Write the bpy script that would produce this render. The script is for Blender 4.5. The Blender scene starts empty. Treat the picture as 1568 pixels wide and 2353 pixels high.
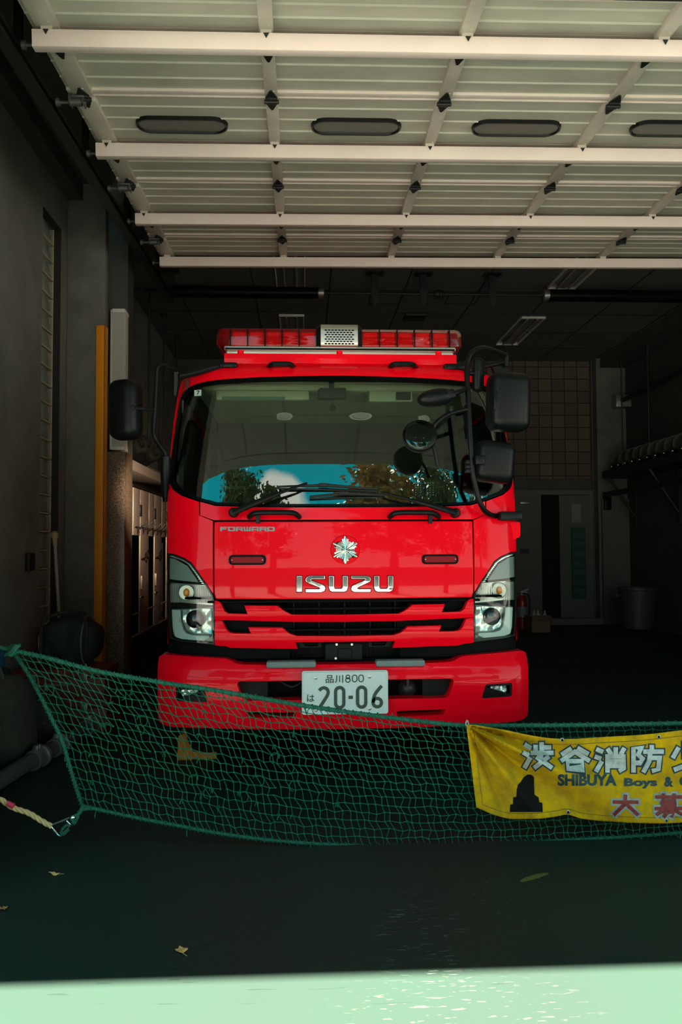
import bpy, bmesh, math, random
from mathutils import Vector, Matrix, noise
random.seed(7)
COL = bpy.context.scene.collection
PI = math.pi
V = Vector
import math
F_PX=1830.0; CX=784.0; CY=1176.5; CAM=(0.0,0.0,1.3)
def _axes():
    yaw=math.radians(2.7); p=math.radians(2.456); r=math.radians(0.26)
    F=(math.sin(yaw)*math.cos(p),math.cos(yaw)*math.cos(p),math.sin(p))
    R0=(math.cos(yaw),-math.sin(yaw),0.0)
    U0=(R0[1]*F[2]-R0[2]*F[1],R0[2]*F[0]-R0[0]*F[2],R0[0]*F[1]-R0[1]*F[0])
    c,s=math.cos(r),math.sin(r)
    R=tuple(c*a-s*b for a,b in zip(R0,U0)); U=tuple(s*a+c*b for a,b in zip(R0,U0))
    return R,U,F
AX_R,AX_U,AX_F=_axes()
def ray(px,py):
    u=(px-CX)/F_PX; v=(CY-py)/F_PX
    return tuple(AX_F[i]+u*AX_R[i]+v*AX_U[i] for i in range(3))
def at_y(px,py,Y):
    d=ray(px,py); t=(Y-CAM[1])/d[1]
    return tuple(CAM[i]+t*d[i] for i in range(3))
def at_z(px,py,Z):
    d=ray(px,py); t=(Z-CAM[2])/d[2]
    return tuple(CAM[i]+t*d[i] for i in range(3))
def at_x(px,py,X):
    d=ray(px,py); t=(X-CAM[0])/d[0]
    return tuple(CAM[i]+t*d[i] for i in range(3))
def to_px(P):
    q=[P[i]-CAM[i] for i in range(3)]
    w=sum(q[i]*AX_F[i] for i in range(3))
    return (CX+F_PX*sum(q[i]*AX_R[i] for i in range(3))/w, CY-F_PX*sum(q[i]*AX_U[i] for i in range(3))/w)


# ---------------------------------------------------------------- materials
def mat(name, color, rough=0.5, metal=0.0, spec=0.5, coat=0.0, var=0.0, vscale=8.0, bump=0.0, bscale=60.0,
        color2=None, emit=None, estr=0.0, aniso=None, rvar=0.0):
    m = bpy.data.materials.new(name); m.use_nodes = True
    nt = m.node_tree; N = nt.nodes; L = nt.links
    b = N['Principled BSDF']
    c = tuple(color) + (1,)
    b.inputs['Base Color'].default_value = c
    b.inputs['Roughness'].default_value = rough
    b.inputs['Metallic'].default_value = metal
    b.inputs['Specular IOR Level'].default_value = spec
    if coat:
        b.inputs['Coat Weight'].default_value = coat
        b.inputs['Coat Roughness'].default_value = 0.03
    if emit:
        b.inputs['Emission Color'].default_value = tuple(emit) + (1,)
        b.inputs['Emission Strength'].default_value = estr
    if var or bump or rvar:
        tc = N.new('ShaderNodeTexCoord')
        mp = N.new('ShaderNodeMapping')
        L.new(tc.outputs['Object'], mp.inputs['Vector'])
        if aniso: mp.inputs['Scale'].default_value = aniso
        if var or rvar:
            nz = N.new('ShaderNodeTexNoise'); nz.inputs['Scale'].default_value = vscale
            nz.inputs['Detail'].default_value = 6; nz.inputs['Roughness'].default_value = 0.6
            L.new(mp.outputs['Vector'], nz.inputs['Vector'])
        if var:
            rp = N.new('ShaderNodeValToRGB')
            rp.color_ramp.elements[0].position = 0.32; rp.color_ramp.elements[1].position = 0.68
            c2 = color2 if color2 else tuple(min(1, x * (1 + var)) for x in color)
            c1 = tuple(x * (1 - var) for x in color) if not color2 else color
            rp.color_ramp.elements[0].color = tuple(c1) + (1,)
            rp.color_ramp.elements[1].color = tuple(c2) + (1,)
            L.new(nz.outputs['Fac'], rp.inputs['Fac']); L.new(rp.outputs['Color'], b.inputs['Base Color'])
        if rvar:
            mr = N.new('ShaderNodeMapRange')
            mr.inputs['To Min'].default_value = max(0.02, rough - rvar); mr.inputs['To Max'].default_value = min(1, rough + rvar)
            L.new(nz.outputs['Fac'], mr.inputs['Value']); L.new(mr.outputs['Result'], b.inputs['Roughness'])
        if bump:
            n2 = N.new('ShaderNodeTexNoise'); n2.inputs['Scale'].default_value = bscale; n2.inputs['Detail'].default_value = 4
            L.new(mp.outputs['Vector'], n2.inputs['Vector'])
            bp = N.new('ShaderNodeBump'); bp.inputs['Strength'].default_value = bump; bp.inputs['Distance'].default_value = 0.01
            L.new(n2.outputs['Fac'], bp.inputs['Height']); L.new(bp.outputs['Normal'], b.inputs['Normal'])
    return m

def glassmat(name, tint, refl=0.08, rough=0.0, fres=1.5):
    m = bpy.data.materials.new(name); m.use_nodes = True
    nt = m.node_tree; N = nt.nodes; L = nt.links
    N.remove(N['Principled BSDF'])
    out = N['Material Output']
    tr = N.new('ShaderNodeBsdfTransparent'); tr.inputs['Color'].default_value = tuple(tint) + (1,)
    gl = N.new('ShaderNodeBsdfGlossy'); gl.inputs['Roughness'].default_value = rough
    fr = N.new('ShaderNodeFresnel'); fr.inputs['IOR'].default_value = fres
    ad = N.new('ShaderNodeMath'); ad.operation = 'ADD'; ad.use_clamp = True; ad.inputs[1].default_value = refl
    L.new(fr.outputs['Fac'], ad.inputs[0])
    mx = N.new('ShaderNodeMixShader')
    L.new(ad.outputs[0], mx.inputs['Fac']); L.new(tr.outputs[0], mx.inputs[1]); L.new(gl.outputs[0], mx.inputs[2])
    L.new(mx.outputs[0], out.inputs['Surface'])
    return m

# ---------------------------------------------------------------- mesh builder
class MB:
    def __init__(s): s.bm = bmesh.new()
    def _merge(s, bm2, M=None):
        me = bpy.data.meshes.new('tmp'); bm2.to_mesh(me); bm2.free()
        if M is not None: me.transform(M)
        s.bm.from_mesh(me); bpy.data.meshes.remove(me); return s
    def raw(s, verts, faces):
        vs = [s.bm.verts.new(v) for v in verts]
        for f in faces:
            try: s.bm.faces.new([vs[i] for i in f])
            except ValueError: pass
        return s
    def box(s, c, d, rot=None, bev=0.0, seg=2):
        b = bmesh.new(); bmesh.ops.create_cube(b, size=1.0)
        for v in b.verts: v.co = V((v.co.x*d[0], v.co.y*d[1], v.co.z*d[2]))
        if bev: bmesh.ops.bevel(b, geom=b.edges[:], offset=bev, segments=seg, profile=0.5, affect='EDGES')
        M = Matrix.Translation(V(c))
        if rot is not None:
            M = M @ (rot if isinstance(rot, Matrix) else (Matrix.Rotation(rot[2],4,'Z')@Matrix.Rotation(rot[1],4,'Y')@Matrix.Rotation(rot[0],4,'X')))
        return s._merge(b, M)
    def bb(s, x0, x1, y0, y1, z0, z1, bev=0.0):
        return s.box(((x0+x1)/2,(y0+y1)/2,(z0+z1)/2), (abs(x1-x0),abs(y1-y0),abs(z1-z0)), bev=bev)
    def cyl(s, p0, p1, r, r2=None, seg=20, cap=True):
        p0 = V(p0); p1 = V(p1); d = p1 - p0
        b = bmesh.new(); bmesh.ops.create_cone(b, cap_ends=cap, segments=seg, radius1=r, radius2=r if r2 is None else r2, depth=d.length)
        q = d.to_track_quat('Z', 'Y').to_matrix().to_4x4()
        return s._merge(b, Matrix.Translation((p0+p1)/2) @ q)
    def ell(s, c, r, seg=16, rot=None):
        b = bmesh.new(); bmesh.ops.create_uvsphere(b, u_segments=seg, v_segments=max(6, seg//2+2), radius=1.0)
        M = Matrix.Translation(V(c)) @ (rot if rot is not None else Matrix.Identity(4)) @ Matrix.Diagonal((r[0], r[1], r[2], 1))
        return s._merge(b, M)
    def tube(s, pts, r, seg=8, closed=False, sm=0):
        pts = [V(p) for p in pts]
        if sm: pts = smooth_path(pts, sm, closed)
        n = len(pts); rr = r if isinstance(r, (list, tuple)) else [r]*n
        if len(rr) != n: rr = [rr[min(len(rr)-1, int(i*len(rr)/n))] for i in range(n)]
        up = None; rings = []
        for i, p in enumerate(pts):
            a = pts[(i-1) % n] if (closed or i > 0) else p
            c = pts[(i+1) % n] if (closed or i < n-1) else p
            t = (c - a)
            if t.length < 1e-9: t = V((0,0,1))
            t.normalize()
            if up is None:
                up = V((0,0,1)) if abs(t.z) < .9 else V((0,1,0))
            up = (up - t*up.dot(t))
            if up.length < 1e-6: up = V((1,0,0)) - t*t.x
            up.normalize(); sd = t.cross(up)
            rings.append([s.bm.verts.new(p + (up*math.cos(2*PI*k/seg) + sd*math.sin(2*PI*k/seg))*rr[i]) for k in range(seg)])
        m = n if closed else n-1
        for i in range(m):
            A = rings[i]; B = rings[(i+1) % n]
            for k in range(seg): s.bm.faces.new((A[k], A[(k+1)%seg], B[(k+1)%seg], B[k]))
        if not closed:
            s.bm.faces.new(rings[0][::-1]); s.bm.faces.new(rings[-1])
        return s
    def lathe(s, prof, o=(0,0,0), axis=(0,0,1), seg=24):
        q = V(axis).to_track_quat('Z', 'Y').to_matrix(); o = V(o); rings = []
        for r, h in prof:
            rings.append([s.bm.verts.new(o + q @ V((max(r,1e-5)*math.cos(2*PI*k/seg), max(r,1e-5)*math.sin(2*PI*k/seg), h))) for k in range(seg)])
        for A, B in zip(rings, rings[1:]):
            for k in range(seg): s.bm.faces.new((A[k], A[(k+1)%seg], B[(k+1)%seg], B[k]))
        s.bm.faces.new(rings[0][::-1]); s.bm.faces.new(rings[-1]); return s
    def prism(s, poly, f, d):
        """flat polygon poly [(u,v)] mapped by f(u,v)->Vector and extruded by vector d"""
        b = bmesh.new(); vs = [b.verts.new(f(u, v)) for u, v in poly]
        es = [b.edges.new((vs[i], vs[(i+1) % len(vs)])) for i in range(len(vs))]
        r = bmesh.ops.triangle_fill(b, edges=es, use_beauty=True)
        fs = [g for g in r['geom'] if isinstance(g, bmesh.types.BMFace)]
        if not fs: fs = b.faces[:]
        e = bmesh.ops.extrude_face_region(b, geom=fs, use_keep_orig=True)
        for v in e['geom']:
            if isinstance(v, bmesh.types.BMVert): v.co += V(d)
        bmesh.ops.recalc_face_normals(b, faces=b.faces[:])
        return s._merge(b)
    def sheet(s, outer, g, depth, holes=(), gx=0.05, gz=0.05, off=0.0, taper=None):
        """polygon (x,z) with holes, cut on a fine grid, laid on surface y=g(x,z)+off, extruded back by depth"""
        b = bmesh.new(); es = []
        for loop in [outer] + list(holes):
            vs = [b.verts.new((x, 0, z)) for x, z in loop]
            es += [b.edges.new((vs[i], vs[(i+1) % len(vs)])) for i in range(len(vs))]
        bmesh.ops.triangle_fill(b, edges=es, use_beauty=True)
        xs = [p[0] for p in outer]; zs = [p[1] for p in outer]
        cuts = []
        if gx:
            x = math.ceil(min(xs)/gx)*gx
            while x < max(xs):
                cuts.append(((x,0,0),(1,0,0)))
                if abs(x) > .72 and gx > .03: cuts += [((x+gx*.33,0,0),(1,0,0)), ((x+gx*.66,0,0),(1,0,0))]
                x += gx
        if gz:
            z = math.ceil(min(zs)/gz)*gz
            while z < max(zs): cuts.append(((0,0,z),(0,0,1))); z += gz
        for co, no in cuts:
            bmesh.ops.bisect_plane(b, geom=b.verts[:]+b.edges[:]+b.faces[:], plane_co=co, plane_no=no, dist=1e-5)
        bmesh.ops.remove_doubles(b, verts=b.verts[:], dist=2e-4)
        for v in b.verts: v.co.y = g(v.co.x, v.co.z) + off
        fs = b.faces[:]
        for f in fs:
            f.normal_update()
            if f.normal.y > 0: f.normal_flip()
        if depth:
            e = bmesh.ops.extrude_face_region(b, geom=fs, use_keep_orig=True)
            for v in e['geom']:
                if isinstance(v, bmesh.types.BMVert): v.co.y += depth
            bmesh.ops.recalc_face_normals(b, faces=b.faces[:])
        return s._merge(b)
    def build(s, name, m, parent=None, ang=35, bevel=0.0, bseg=2, origin=None, kind=None, label=None, shift=None, smooth=True):
        if shift is None and parent is not None: shift = ORG.get(parent.name, V((0,0,0)))
        bm = s.bm
        if parent is None:
            if origin is None:
                lo = V([min(v.co[i] for v in bm.verts) for i in range(3)]); hi = V([max(v.co[i] for v in bm.verts) for i in range(3)])
                origin = V(((lo.x+hi.x)/2, (lo.y+hi.y)/2, lo.z))
            shift = V(origin)
        for v in bm.verts: v.co -= shift
        me = bpy.data.meshes.new(name); bm.to_mesh(me); bm.free()
        o = bpy.data.objects.new(name, me); COL.objects.link(o)
        if isinstance(m, (list, tuple)):
            for q in m: me.materials.append(q)
        else: me.materials.append(m)
        if smooth:
            me.shade_smooth(); me.set_sharp_from_angle(angle=math.radians(ang))
        if parent is None: o.location = shift; ORG[o.name] = V(shift)
        else: o.parent = parent; ORG[o.name] = V(shift)
        if bevel:
            bv = o.modifiers.new('bevel', 'BEVEL'); bv.width = bevel; bv.segments = bseg; bv.limit_method = 'ANGLE'
            bv.angle_limit = math.radians(40); bv.harden_normals = True
        if kind: o['kind'] = kind
        if label: o['label'] = label
        return o
ORG = {}
def thing(name, label, cat, loc=(0,0,0), group=None, local=False):
    o = bpy.data.objects.new(name, None); COL.objects.link(o); o.empty_display_size = 0.1
    o.location = loc; o['label'] = label; o['category'] = cat
    if group: o['group'] = group
    ORG[o.name] = V((0,0,0)) if local else V(loc)
    return o
def tag(o, label, cat, group=None):
    o['label'] = label; o['category'] = cat
    if group: o['group'] = group
    return o
def copy_tree(o, parent=None):
    c = o.copy(); COL.objects.link(c)
    if parent is not None: c.parent = parent
    for ch in list(o.children): copy_tree(ch, c)
    return c
def smooth_path(pts, n, closed=False):
    pts = [V(p) for p in pts]; out = []; N = len(pts); m = N if closed else N-1
    for i in range(m):
        p0 = pts[(i-1) % N] if (closed or i > 0) else pts[i]*2 - pts[i+1]
        p1 = pts[i]; p2 = pts[(i+1) % N]
        p3 = pts[(i+2) % N] if (closed or i < N-2) else p2*2 - p1
        for k in range(n):
            t = k/n
            out.append(.5*((2*p1)+(p2-p0)*t+(2*p0-5*p1+4*p2-p3)*t*t+(3*p1-p0-3*p2+p3)*t*t*t))
    if not closed: out.append(pts[-1])
    return out
def smooth2(pts, n, closed=False):
    return [(p.x, p.y) for p in smooth_path([(a, b, 0) for a, b in pts], n, closed)]
def fillet(poly, r, n=4, skip=()):
    """round the corners of a closed 2D polygon"""
    out = []; N = len(poly)
    for i in range(N):
        p = V((*poly[i], 0)); a = V((*poly[i-1], 0)) - p; c = V((*poly[(i+1) % N], 0)) - p
        rr = r[i] if isinstance(r, (list, tuple)) else r
        la, lc = a.length, c.length
        if rr <= 0 or i in skip or la < 1e-6 or lc < 1e-6: out.append(poly[i]); continue
        d = min(rr, la*.45, lc*.45)
        A = p + a/la*d; C = p + c/lc*d
        for k in range(n+1):
            t = k/n; q = A*(1-t)**2 + p*2*t*(1-t) + C*t*t
            out.append((q.x, q.y))
    return out
def rrect(cx, cz, w, h, r, n=4):
    return fillet([(cx-w/2,cz-h/2),(cx+w/2,cz-h/2),(cx+w/2,cz+h/2),(cx-w/2,cz+h/2)], r, n)
def mir(poly): return [(-x, z) for x, z in poly]
def lerp_table(tab, x):
    if x <= tab[0][0]: return tab[0][1]
    for (a, b), (c, d) in zip(tab, tab[1:]):
        if x <= c: return b + (d-b)*(x-a)/(c-a)
    return tab[-1][1]
def smooth_table(tab, n=10):
    pts = smooth2(tab, n); return [(a, b) for a, b in pts]
def text2d(s, off=0.0, res=6):
    c = bpy.data.curves.new('t', 'FONT'); c.body = s; c.offset = off; c.resolution_u = res; c.fill_mode = 'FRONT'
    o = bpy.data.objects.new('t', c); COL.objects.link(o)
    dg = bpy.context.evaluated_depsgraph_get(); dg.update()
    me = bpy.data.meshes.new_from_object(o.evaluated_get(dg))
    vs = [(v.co.x, v.co.y) for v in me.vertices]; fs = [tuple(p.vertices) for p in me.polygons]
    bpy.data.objects.remove(o); bpy.data.curves.remove(c); bpy.data.meshes.remove(me)
    return vs, fs
def fit2d(vs, box):
    """scale 2D points to fill box (x0,x1,y0,y1); y0 is the value for the top"""
    xs = [v[0] for v in vs]; ys = [v[1] for v in vs]
    x0, x1, y0, y1 = box
    return [(x0+(v[0]-min(xs))/(max(xs)-min(xs)+1e-9)*(x1-x0), y0+(max(ys)-v[1])/(max(ys)-min(ys)+1e-9)*(y1-y0)) for v in vs]
def stroke_polys(pts, w, closed=False, caps=True):
    """thick line through 2D pts as one quad strip -> (verts, faces)"""
    n = len(pts); vs = []; fs = []
    for i in range(n):
        p = V((*pts[i], 0))
        a = V((*pts[i-1], 0)) if (closed or i > 0) else p
        c = V((*pts[(i+1) % n], 0)) if (closed or i < n-1) else p
        t = (c-a)
        if t.length < 1e-9: t = V((1,0,0))
        t.normalize(); nn = V((-t.y, t.x, 0))
        k = 1.0
        if (closed or 0 < i < n-1):
            t1 = (p-a).normalized(); k = 1/max(.5, abs(t1.dot(t)))
        vs += [tuple((p+nn*w/2*k)[:2]), tuple((p-nn*w/2*k)[:2])]
    m = n if closed else n-1
    for i in range(m):
        j = (i+1) % n; fs.append((2*i, 2*i+1, 2*j+1, 2*j))
    return vs, fs

# ================================================================= FIRE TRUCK (authored in its own frame: x right, y back, z up)
XT, YT = 0.217, 4.12
M_RED = mat('red_paint', (1.0, 0.001, 0.012), rough=0.25, spec=0.05, coat=0.34)
M_RED2 = mat('red_lamp_plastic', (0.26, 0.002, 0.006), rough=0.2, spec=.2)
M_BLK = mat('black_plastic', (0.0042, 0.0055, 0.0055), rough=0.36, spec=.2)
M_BLKG = mat('black_gloss', (0.002, 0.0025, 0.0025), rough=0.25, spec=.10)
M_MATT = mat('matt_black', (0.0035, 0.0045, 0.0045), rough=0.6, spec=.06)
M_RUB = mat('rubber', (0.012, 0.013, 0.012), rough=0.75)
M_DGR = mat('dark_grey_plastic', (0.010, 0.013, 0.0125), rough=0.5, spec=.12)
M_GRY = mat('grey_plastic', (0.17, 0.22, 0.21), rough=0.45)
M_CHR = mat('chrome', (0.86, 0.88, 0.84), rough=0.05, metal=1.0)
M_SIL = mat('brushed_aluminium', (0.62, 0.60, 0.54), rough=0.35, metal=0.9)
M_LREF = mat('lamp_reflector', (0.80, 0.84, 0.80), rough=0.22, metal=0.65)
M_AMB = mat('amber_bulb', (0.9, 0.28, 0.04), rough=0.2)
M_GUIDE = mat('light_guide', (0.46, 0.54, 0.52), rough=0.25)
M_WS = glassmat('windshield_glass', (0.80, 0.90, 0.80), refl=0.055, fres=1.45)
M_LENS = glassmat('clear_lens', (0.95, 0.98, 0.96), refl=0.02, fres=1.12)
M_RLENS = glassmat('red_lens', (0.95, 0.05, 0.07), refl=0.03, fres=1.45, rough=0.03)
def _rl(m):
    nt = m.node_tree; N = nt.nodes; L = nt.links; out = N['Material Output']; src = out.inputs['Surface'].links[0].from_socket
    d = N.new('ShaderNodeBsdfDiffuse'); d.inputs['Color'].default_value = (.62,.004,.012,1); t = N.new('ShaderNodeBsdfTranslucent'); t.inputs['Color'].default_value = (.7,.01,.02,1)
    a = N.new('ShaderNodeMixShader'); L.new(d.outputs[0], a.inputs[1]); L.new(t.outputs[0], a.inputs[2])
    x = N.new('ShaderNodeMixShader'); x.inputs['Fac'].default_value = .30; L.new(src, x.inputs[1]); L.new(a.outputs[0], x.inputs[2]); L.new(x.outputs[0], out.inputs['Surface'])
_rl(M_RLENS)
M_CABIN = mat('cabin_trim', (0.62, 0.62, 0.48), rough=0.8)
M_CABD = mat('cabin_dark', (0.012, 0.014, 0.013), rough=0.6)
M_PLATE = mat('plate_white', (0.62, 0.70, 0.68), rough=0.3, coat=0.2)
M_PGRN = mat('plate_green_ink', (0.012, 0.050, 0.030), rough=0.4)

M_TURN = mat('turn_reflector', (.50,.53,.49), rough=.25, metal=.6)
def W_(z): return .985 - .075*max(0, min(1, (z-1.5)/.75))**1.4
def plan(x, W, A, n):
    t = min(abs(x)/W, .9997); return A*(1-(1-t**n)**(1/n))
PROF = smooth_table([(.3,.09),(.75,.075),(1.0,.072),(1.2,.0751),(1.43,.100),(1.6,.130),(1.8,.170),(2.0,.214),(2.15,.252),(2.25,.285),(2.31,.33),(2.345,.40),(2.365,.50)])
def G(x, z): return plan(x, W_(z), .30, 3.9) + lerp_table(PROF, z)
PROFB = smooth_table([(.30,.05),(.38,.022),(.46,.006),(.56,.0),(.63,.004),(.68,.02),(.72,.05),(.76,.09)])
def GB(x, z): return plan(x, 1.022, .34, 4.4) + lerp_table(PROFB, z)
def tp(px, py, g=G):
    y = .1; x = z = 0
    for _ in range(30):
        P = at_y(px, py, YT+y); x = P[0]-XT; z = P[2]; y = .55*y + .45*g(max(-1.02, min(1.02, x)), z)
    return (x, z)
def tl(pts, g=G): return [tp(a, b, g) for a, b in pts]
def z3(pts): return [(360+a/3.5636, 1180+b/3.5636) for a, b in pts]
def at_local(px, py, y):
    P = at_y(px, py, YT+y); return V((P[0]-XT, y, P[2]))
def sym(half):                # half outline listed from one centre point to the other centre point on the left half
    full = half + [(-x, z) for x, z in reversed(half)]
    out = []
    for p in full:
        if not out or math.hypot(p[0]-out[-1][0], p[1]-out[-1][1]) > 1e-4: out.append(p)
    if math.hypot(out[0][0]-out[-1][0], out[0][1]-out[-1][1]) < 1e-4: out.pop()
    return out
def centre(poly): return (sum(p[0] for p in poly)/len(poly), sum(p[1] for p in poly)/len(poly))
def inset(poly, d):
    """shrink polygon by d along vertex bisectors"""
    n = len(poly); area = sum(poly[i][0]*poly[(i+1)%n][1]-poly[(i+1)%n][0]*poly[i][1] for i in range(n)); sg = 1 if area > 0 else -1
    out = []
    for i in range(n):
        p = V(poly[i]); a = (p-V(poly[i-1])); c = (V(poly[(i+1)%n])-p)
        a = a.normalized() if a.length > 1e-9 else c.normalized(); c = c.normalized() if c.length > 1e-9 else a
        na = V((-a.y, a.x))*sg; nc = V((-c.y, c.x))*sg; b = (na+nc)
        if b.length < 1e-6: b = na
        b.normalize(); k = d/max(.45, b.dot(na)); q = p + b*k; out.append((q.x, q.y))
    return out

TR = thing('fire_truck', 'bright red fire truck parked nose out in the garage bay', 'fire truck', (XT, YT, 0), local=True)

# --- glass outline and cab pieces
glass_l = [(793,1163.5),(690,1163.5),(584,1163),(495,1160),(458,1151),(416,1136),(398,1123),(389,1106),(390.5,1080),(394,1051),(398,1016),(402,981),(407,950),(412,922),(417,908),(425,898),(437,889),(453,882),(475,876.5),(500,873),(550,869),(612,866),(700,864),(793,863)]
GL = tl(glass_l); GL[0] = (0, GL[0][1]); GL[-1] = (0, GL[-1][1])
outer_l = [(385,1130),(387,1100),(391,1050),(396,1000),(402,950),(408,915),(413,890),(419,875),(430,864),(445,857),(470,851),(500,846),(545,838),(612,833),(700,830),(793,829)]
OL = tl(outer_l); OL[-1] = (0, OL[-1][1])
inner = GL[7:]                                       # from lower-left up to the top centre
i0 = tp(391, 1113)
frame_poly = OL + [(-x, z) for x, z in reversed(OL[:-1])] + [(-i0[0], i0[1])] + [(-x, z) for x, z in inner[:-1]] + list(reversed(inner)) + [i0]
mb = MB().sheet(frame_poly, G, .035, gx=.06, gz=.05)
# side walls, roof and back swept from the outline
sideL = tl([(384.5,1480),(384,1400),(384,1275)]) + OL
path = sideL + [(-x, z) for x, z in reversed(sideL[:-1])]
ys = [0, .12, .35, .55, 1.35, 2.05]
verts = []; faces = []
for (x, z) in path:
    y0 = G(x, z)
    for k, yy in enumerate(ys):
        k2 = k/(len(ys)-1)
        zz = z + (.012*min(1, k) if abs(x) < .8 and z > 2.2 else 0)
        verts.append((x, y0+.004 if k == 0 else max(y0+.004+.02*k, yy), zz))
n = len(ys); tops = OL.index(OL[-1])
for i in range(len(path)-1):
    zc = (path[i][1]+path[i+1][1])/2
    for k in range(n-1):
        if 1.46 < zc < 2.1 and k == 3 and abs(path[i][0]) > .8: continue       # side window openings
        faces.append((i*n+k, (i+1)*n+k, (i+1)*n+k+1, i*n+k+1))
faces.append([i*n+n-1 for i in range(len(path))][::-1])
mb.raw(verts, faces)
mb.build('cab_body', M_RED, TR, ang=38)
for s in (-1, 1):
    mb = MB()
    pts = [p for p in path if 1.46 < p[1] < 2.12 and p[0]*s > 0]
    z0 = min(p[1] for p in pts); z1 = max(p[1] for p in pts)
    mb.box((s*.93, .95, (z0+z1)/2), (.006, .84, z1-z0+.06), rot=(0, -s*.07, 0))
    mb.build('side_window', M_WS, TR)
corner = tl([(385.5,1133),(391,1114),(398,1125.5),(416,1138.5),(457,1153),(458,1184),(489,1197),(490,1365),(475,1341),(441,1293),(424.5,1282),(398,1272),(385.5,1271)])
for s in (1, -1):
    MB().sheet(corner if s == 1 else mir(corner), G, .03, gx=.05, gz=.05).build('corner_panel', M_RED, TR, bevel=.004)
cowl = sym([(0, tp(793,1166)[1])] + tl([(690,1166),(584,1165.5),(495,1162.5),(460,1153),(460,1184),(491,1195),(600,1194.5)]) + [(0, tp(793,1194)[1])])
MB().sheet(cowl, G, .03, gx=.06, gz=.03, off=.004).build('cowl_panel', M_RED, TR, bevel=.003)
hood = sym([(0, tp(793,1198)[1])] + tl([(600,1198.5),(492.5,1199),(492.5,1366),(496,1377)]) + [(0, tp(793,1376.5)[1])])
MB().sheet(hood, G, .03, gx=.05, gz=.05, off=-.002).build('front_panel', M_RED, TR, bevel=.006, bseg=3)

# --- windshield
GLs = sym(GL)
ws = MB().sheet(inset(GLs, .004), G, .006, gx=.04, gz=.04, off=.004).build('windshield', M_WS, TR, ang=60)
band = [(793,1158),(690,1158),(584,1157.5),(500,1154),(464,1145),(424,1129),(408,1117),(400,1102),(404,1060),(408,1016),(412,981),(417,950),(423,925),(429,912),(438,902),(452,893.5),(475,887.5),(500,884),(550,880.5),(612,878),(700,877),(793,876.5)]
BL = tl(band); BL[0] = (0, BL[0][1]); BL[-1] = (0, BL[-1][1])
MB().sheet(inset(GLs, .001), G, .008, holes=[sym(BL)], gx=.05, gz=.05, off=-.004).build('window_gasket', M_BLKG, TR, ang=50)
# inspection sticker
b = MB(); stk = tl([(447,897),(463,896),(463,909.5),(447,910.5)]); b.sheet(stk, G, .002, gx=0, gz=0, off=-.006)
st = b.build('inspection_sticker', mat('sticker', (.55,.68,.62), rough=.5), TR, label='small pale square sticker reading 7')
vs, fs = text2d('7', .012); pv = [tp(x, y) for x, y in fit2d(vs, (452.5,459.5,898.5,908))]
MB().raw([(x, G(x, z)-.0075, z) for x, z in pv], fs).build('sticker_digit', M_BLKG, st)

# --- headlights
HL = tl(z3([(90,328),(135,331),(230,366),(290,408),(350,490),(410,578),(462,665),(475,720),(476,880),(475,1076),(330,1062),(180,1047),(112,1030),(98,900),(92,700)]))
trimp = tl(z3([(95,362),(150,372),(250,428),(300,500),(345,566),(200,552),(95,538)]))
turnp = tl(z3([(102,568),(250,580),(405,592),(456,665),(457,756),(280,742),(106,722)]))
lowp = tl(z3([(108,786),(200,790),(440,775),(458,776),(460,1058),(300,1046),(160,1032),(125,1010),(112,930)]))
drlp = tl(z3([(122,790),(190,792),(196,890),(212,950),(240,985),(290,1000),(425,1003),(432,1022),(380,1044),(200,1030),(150,1012),(132,960)]))
ribp = tl(z3([(104,337),(135,338),(225,372),(285,415),(345,497),(400,578),(365,570),(305,478),(245,405),(180,372),(110,352)]))
refp = tl(z3([(205,795),(440,780),(445,990),(300,985),(235,960),(212,900)]))
proj_c = tp(*z3([(312,866)])[0]); turn_c = tp(*z3([(238,650)])[0])
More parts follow.
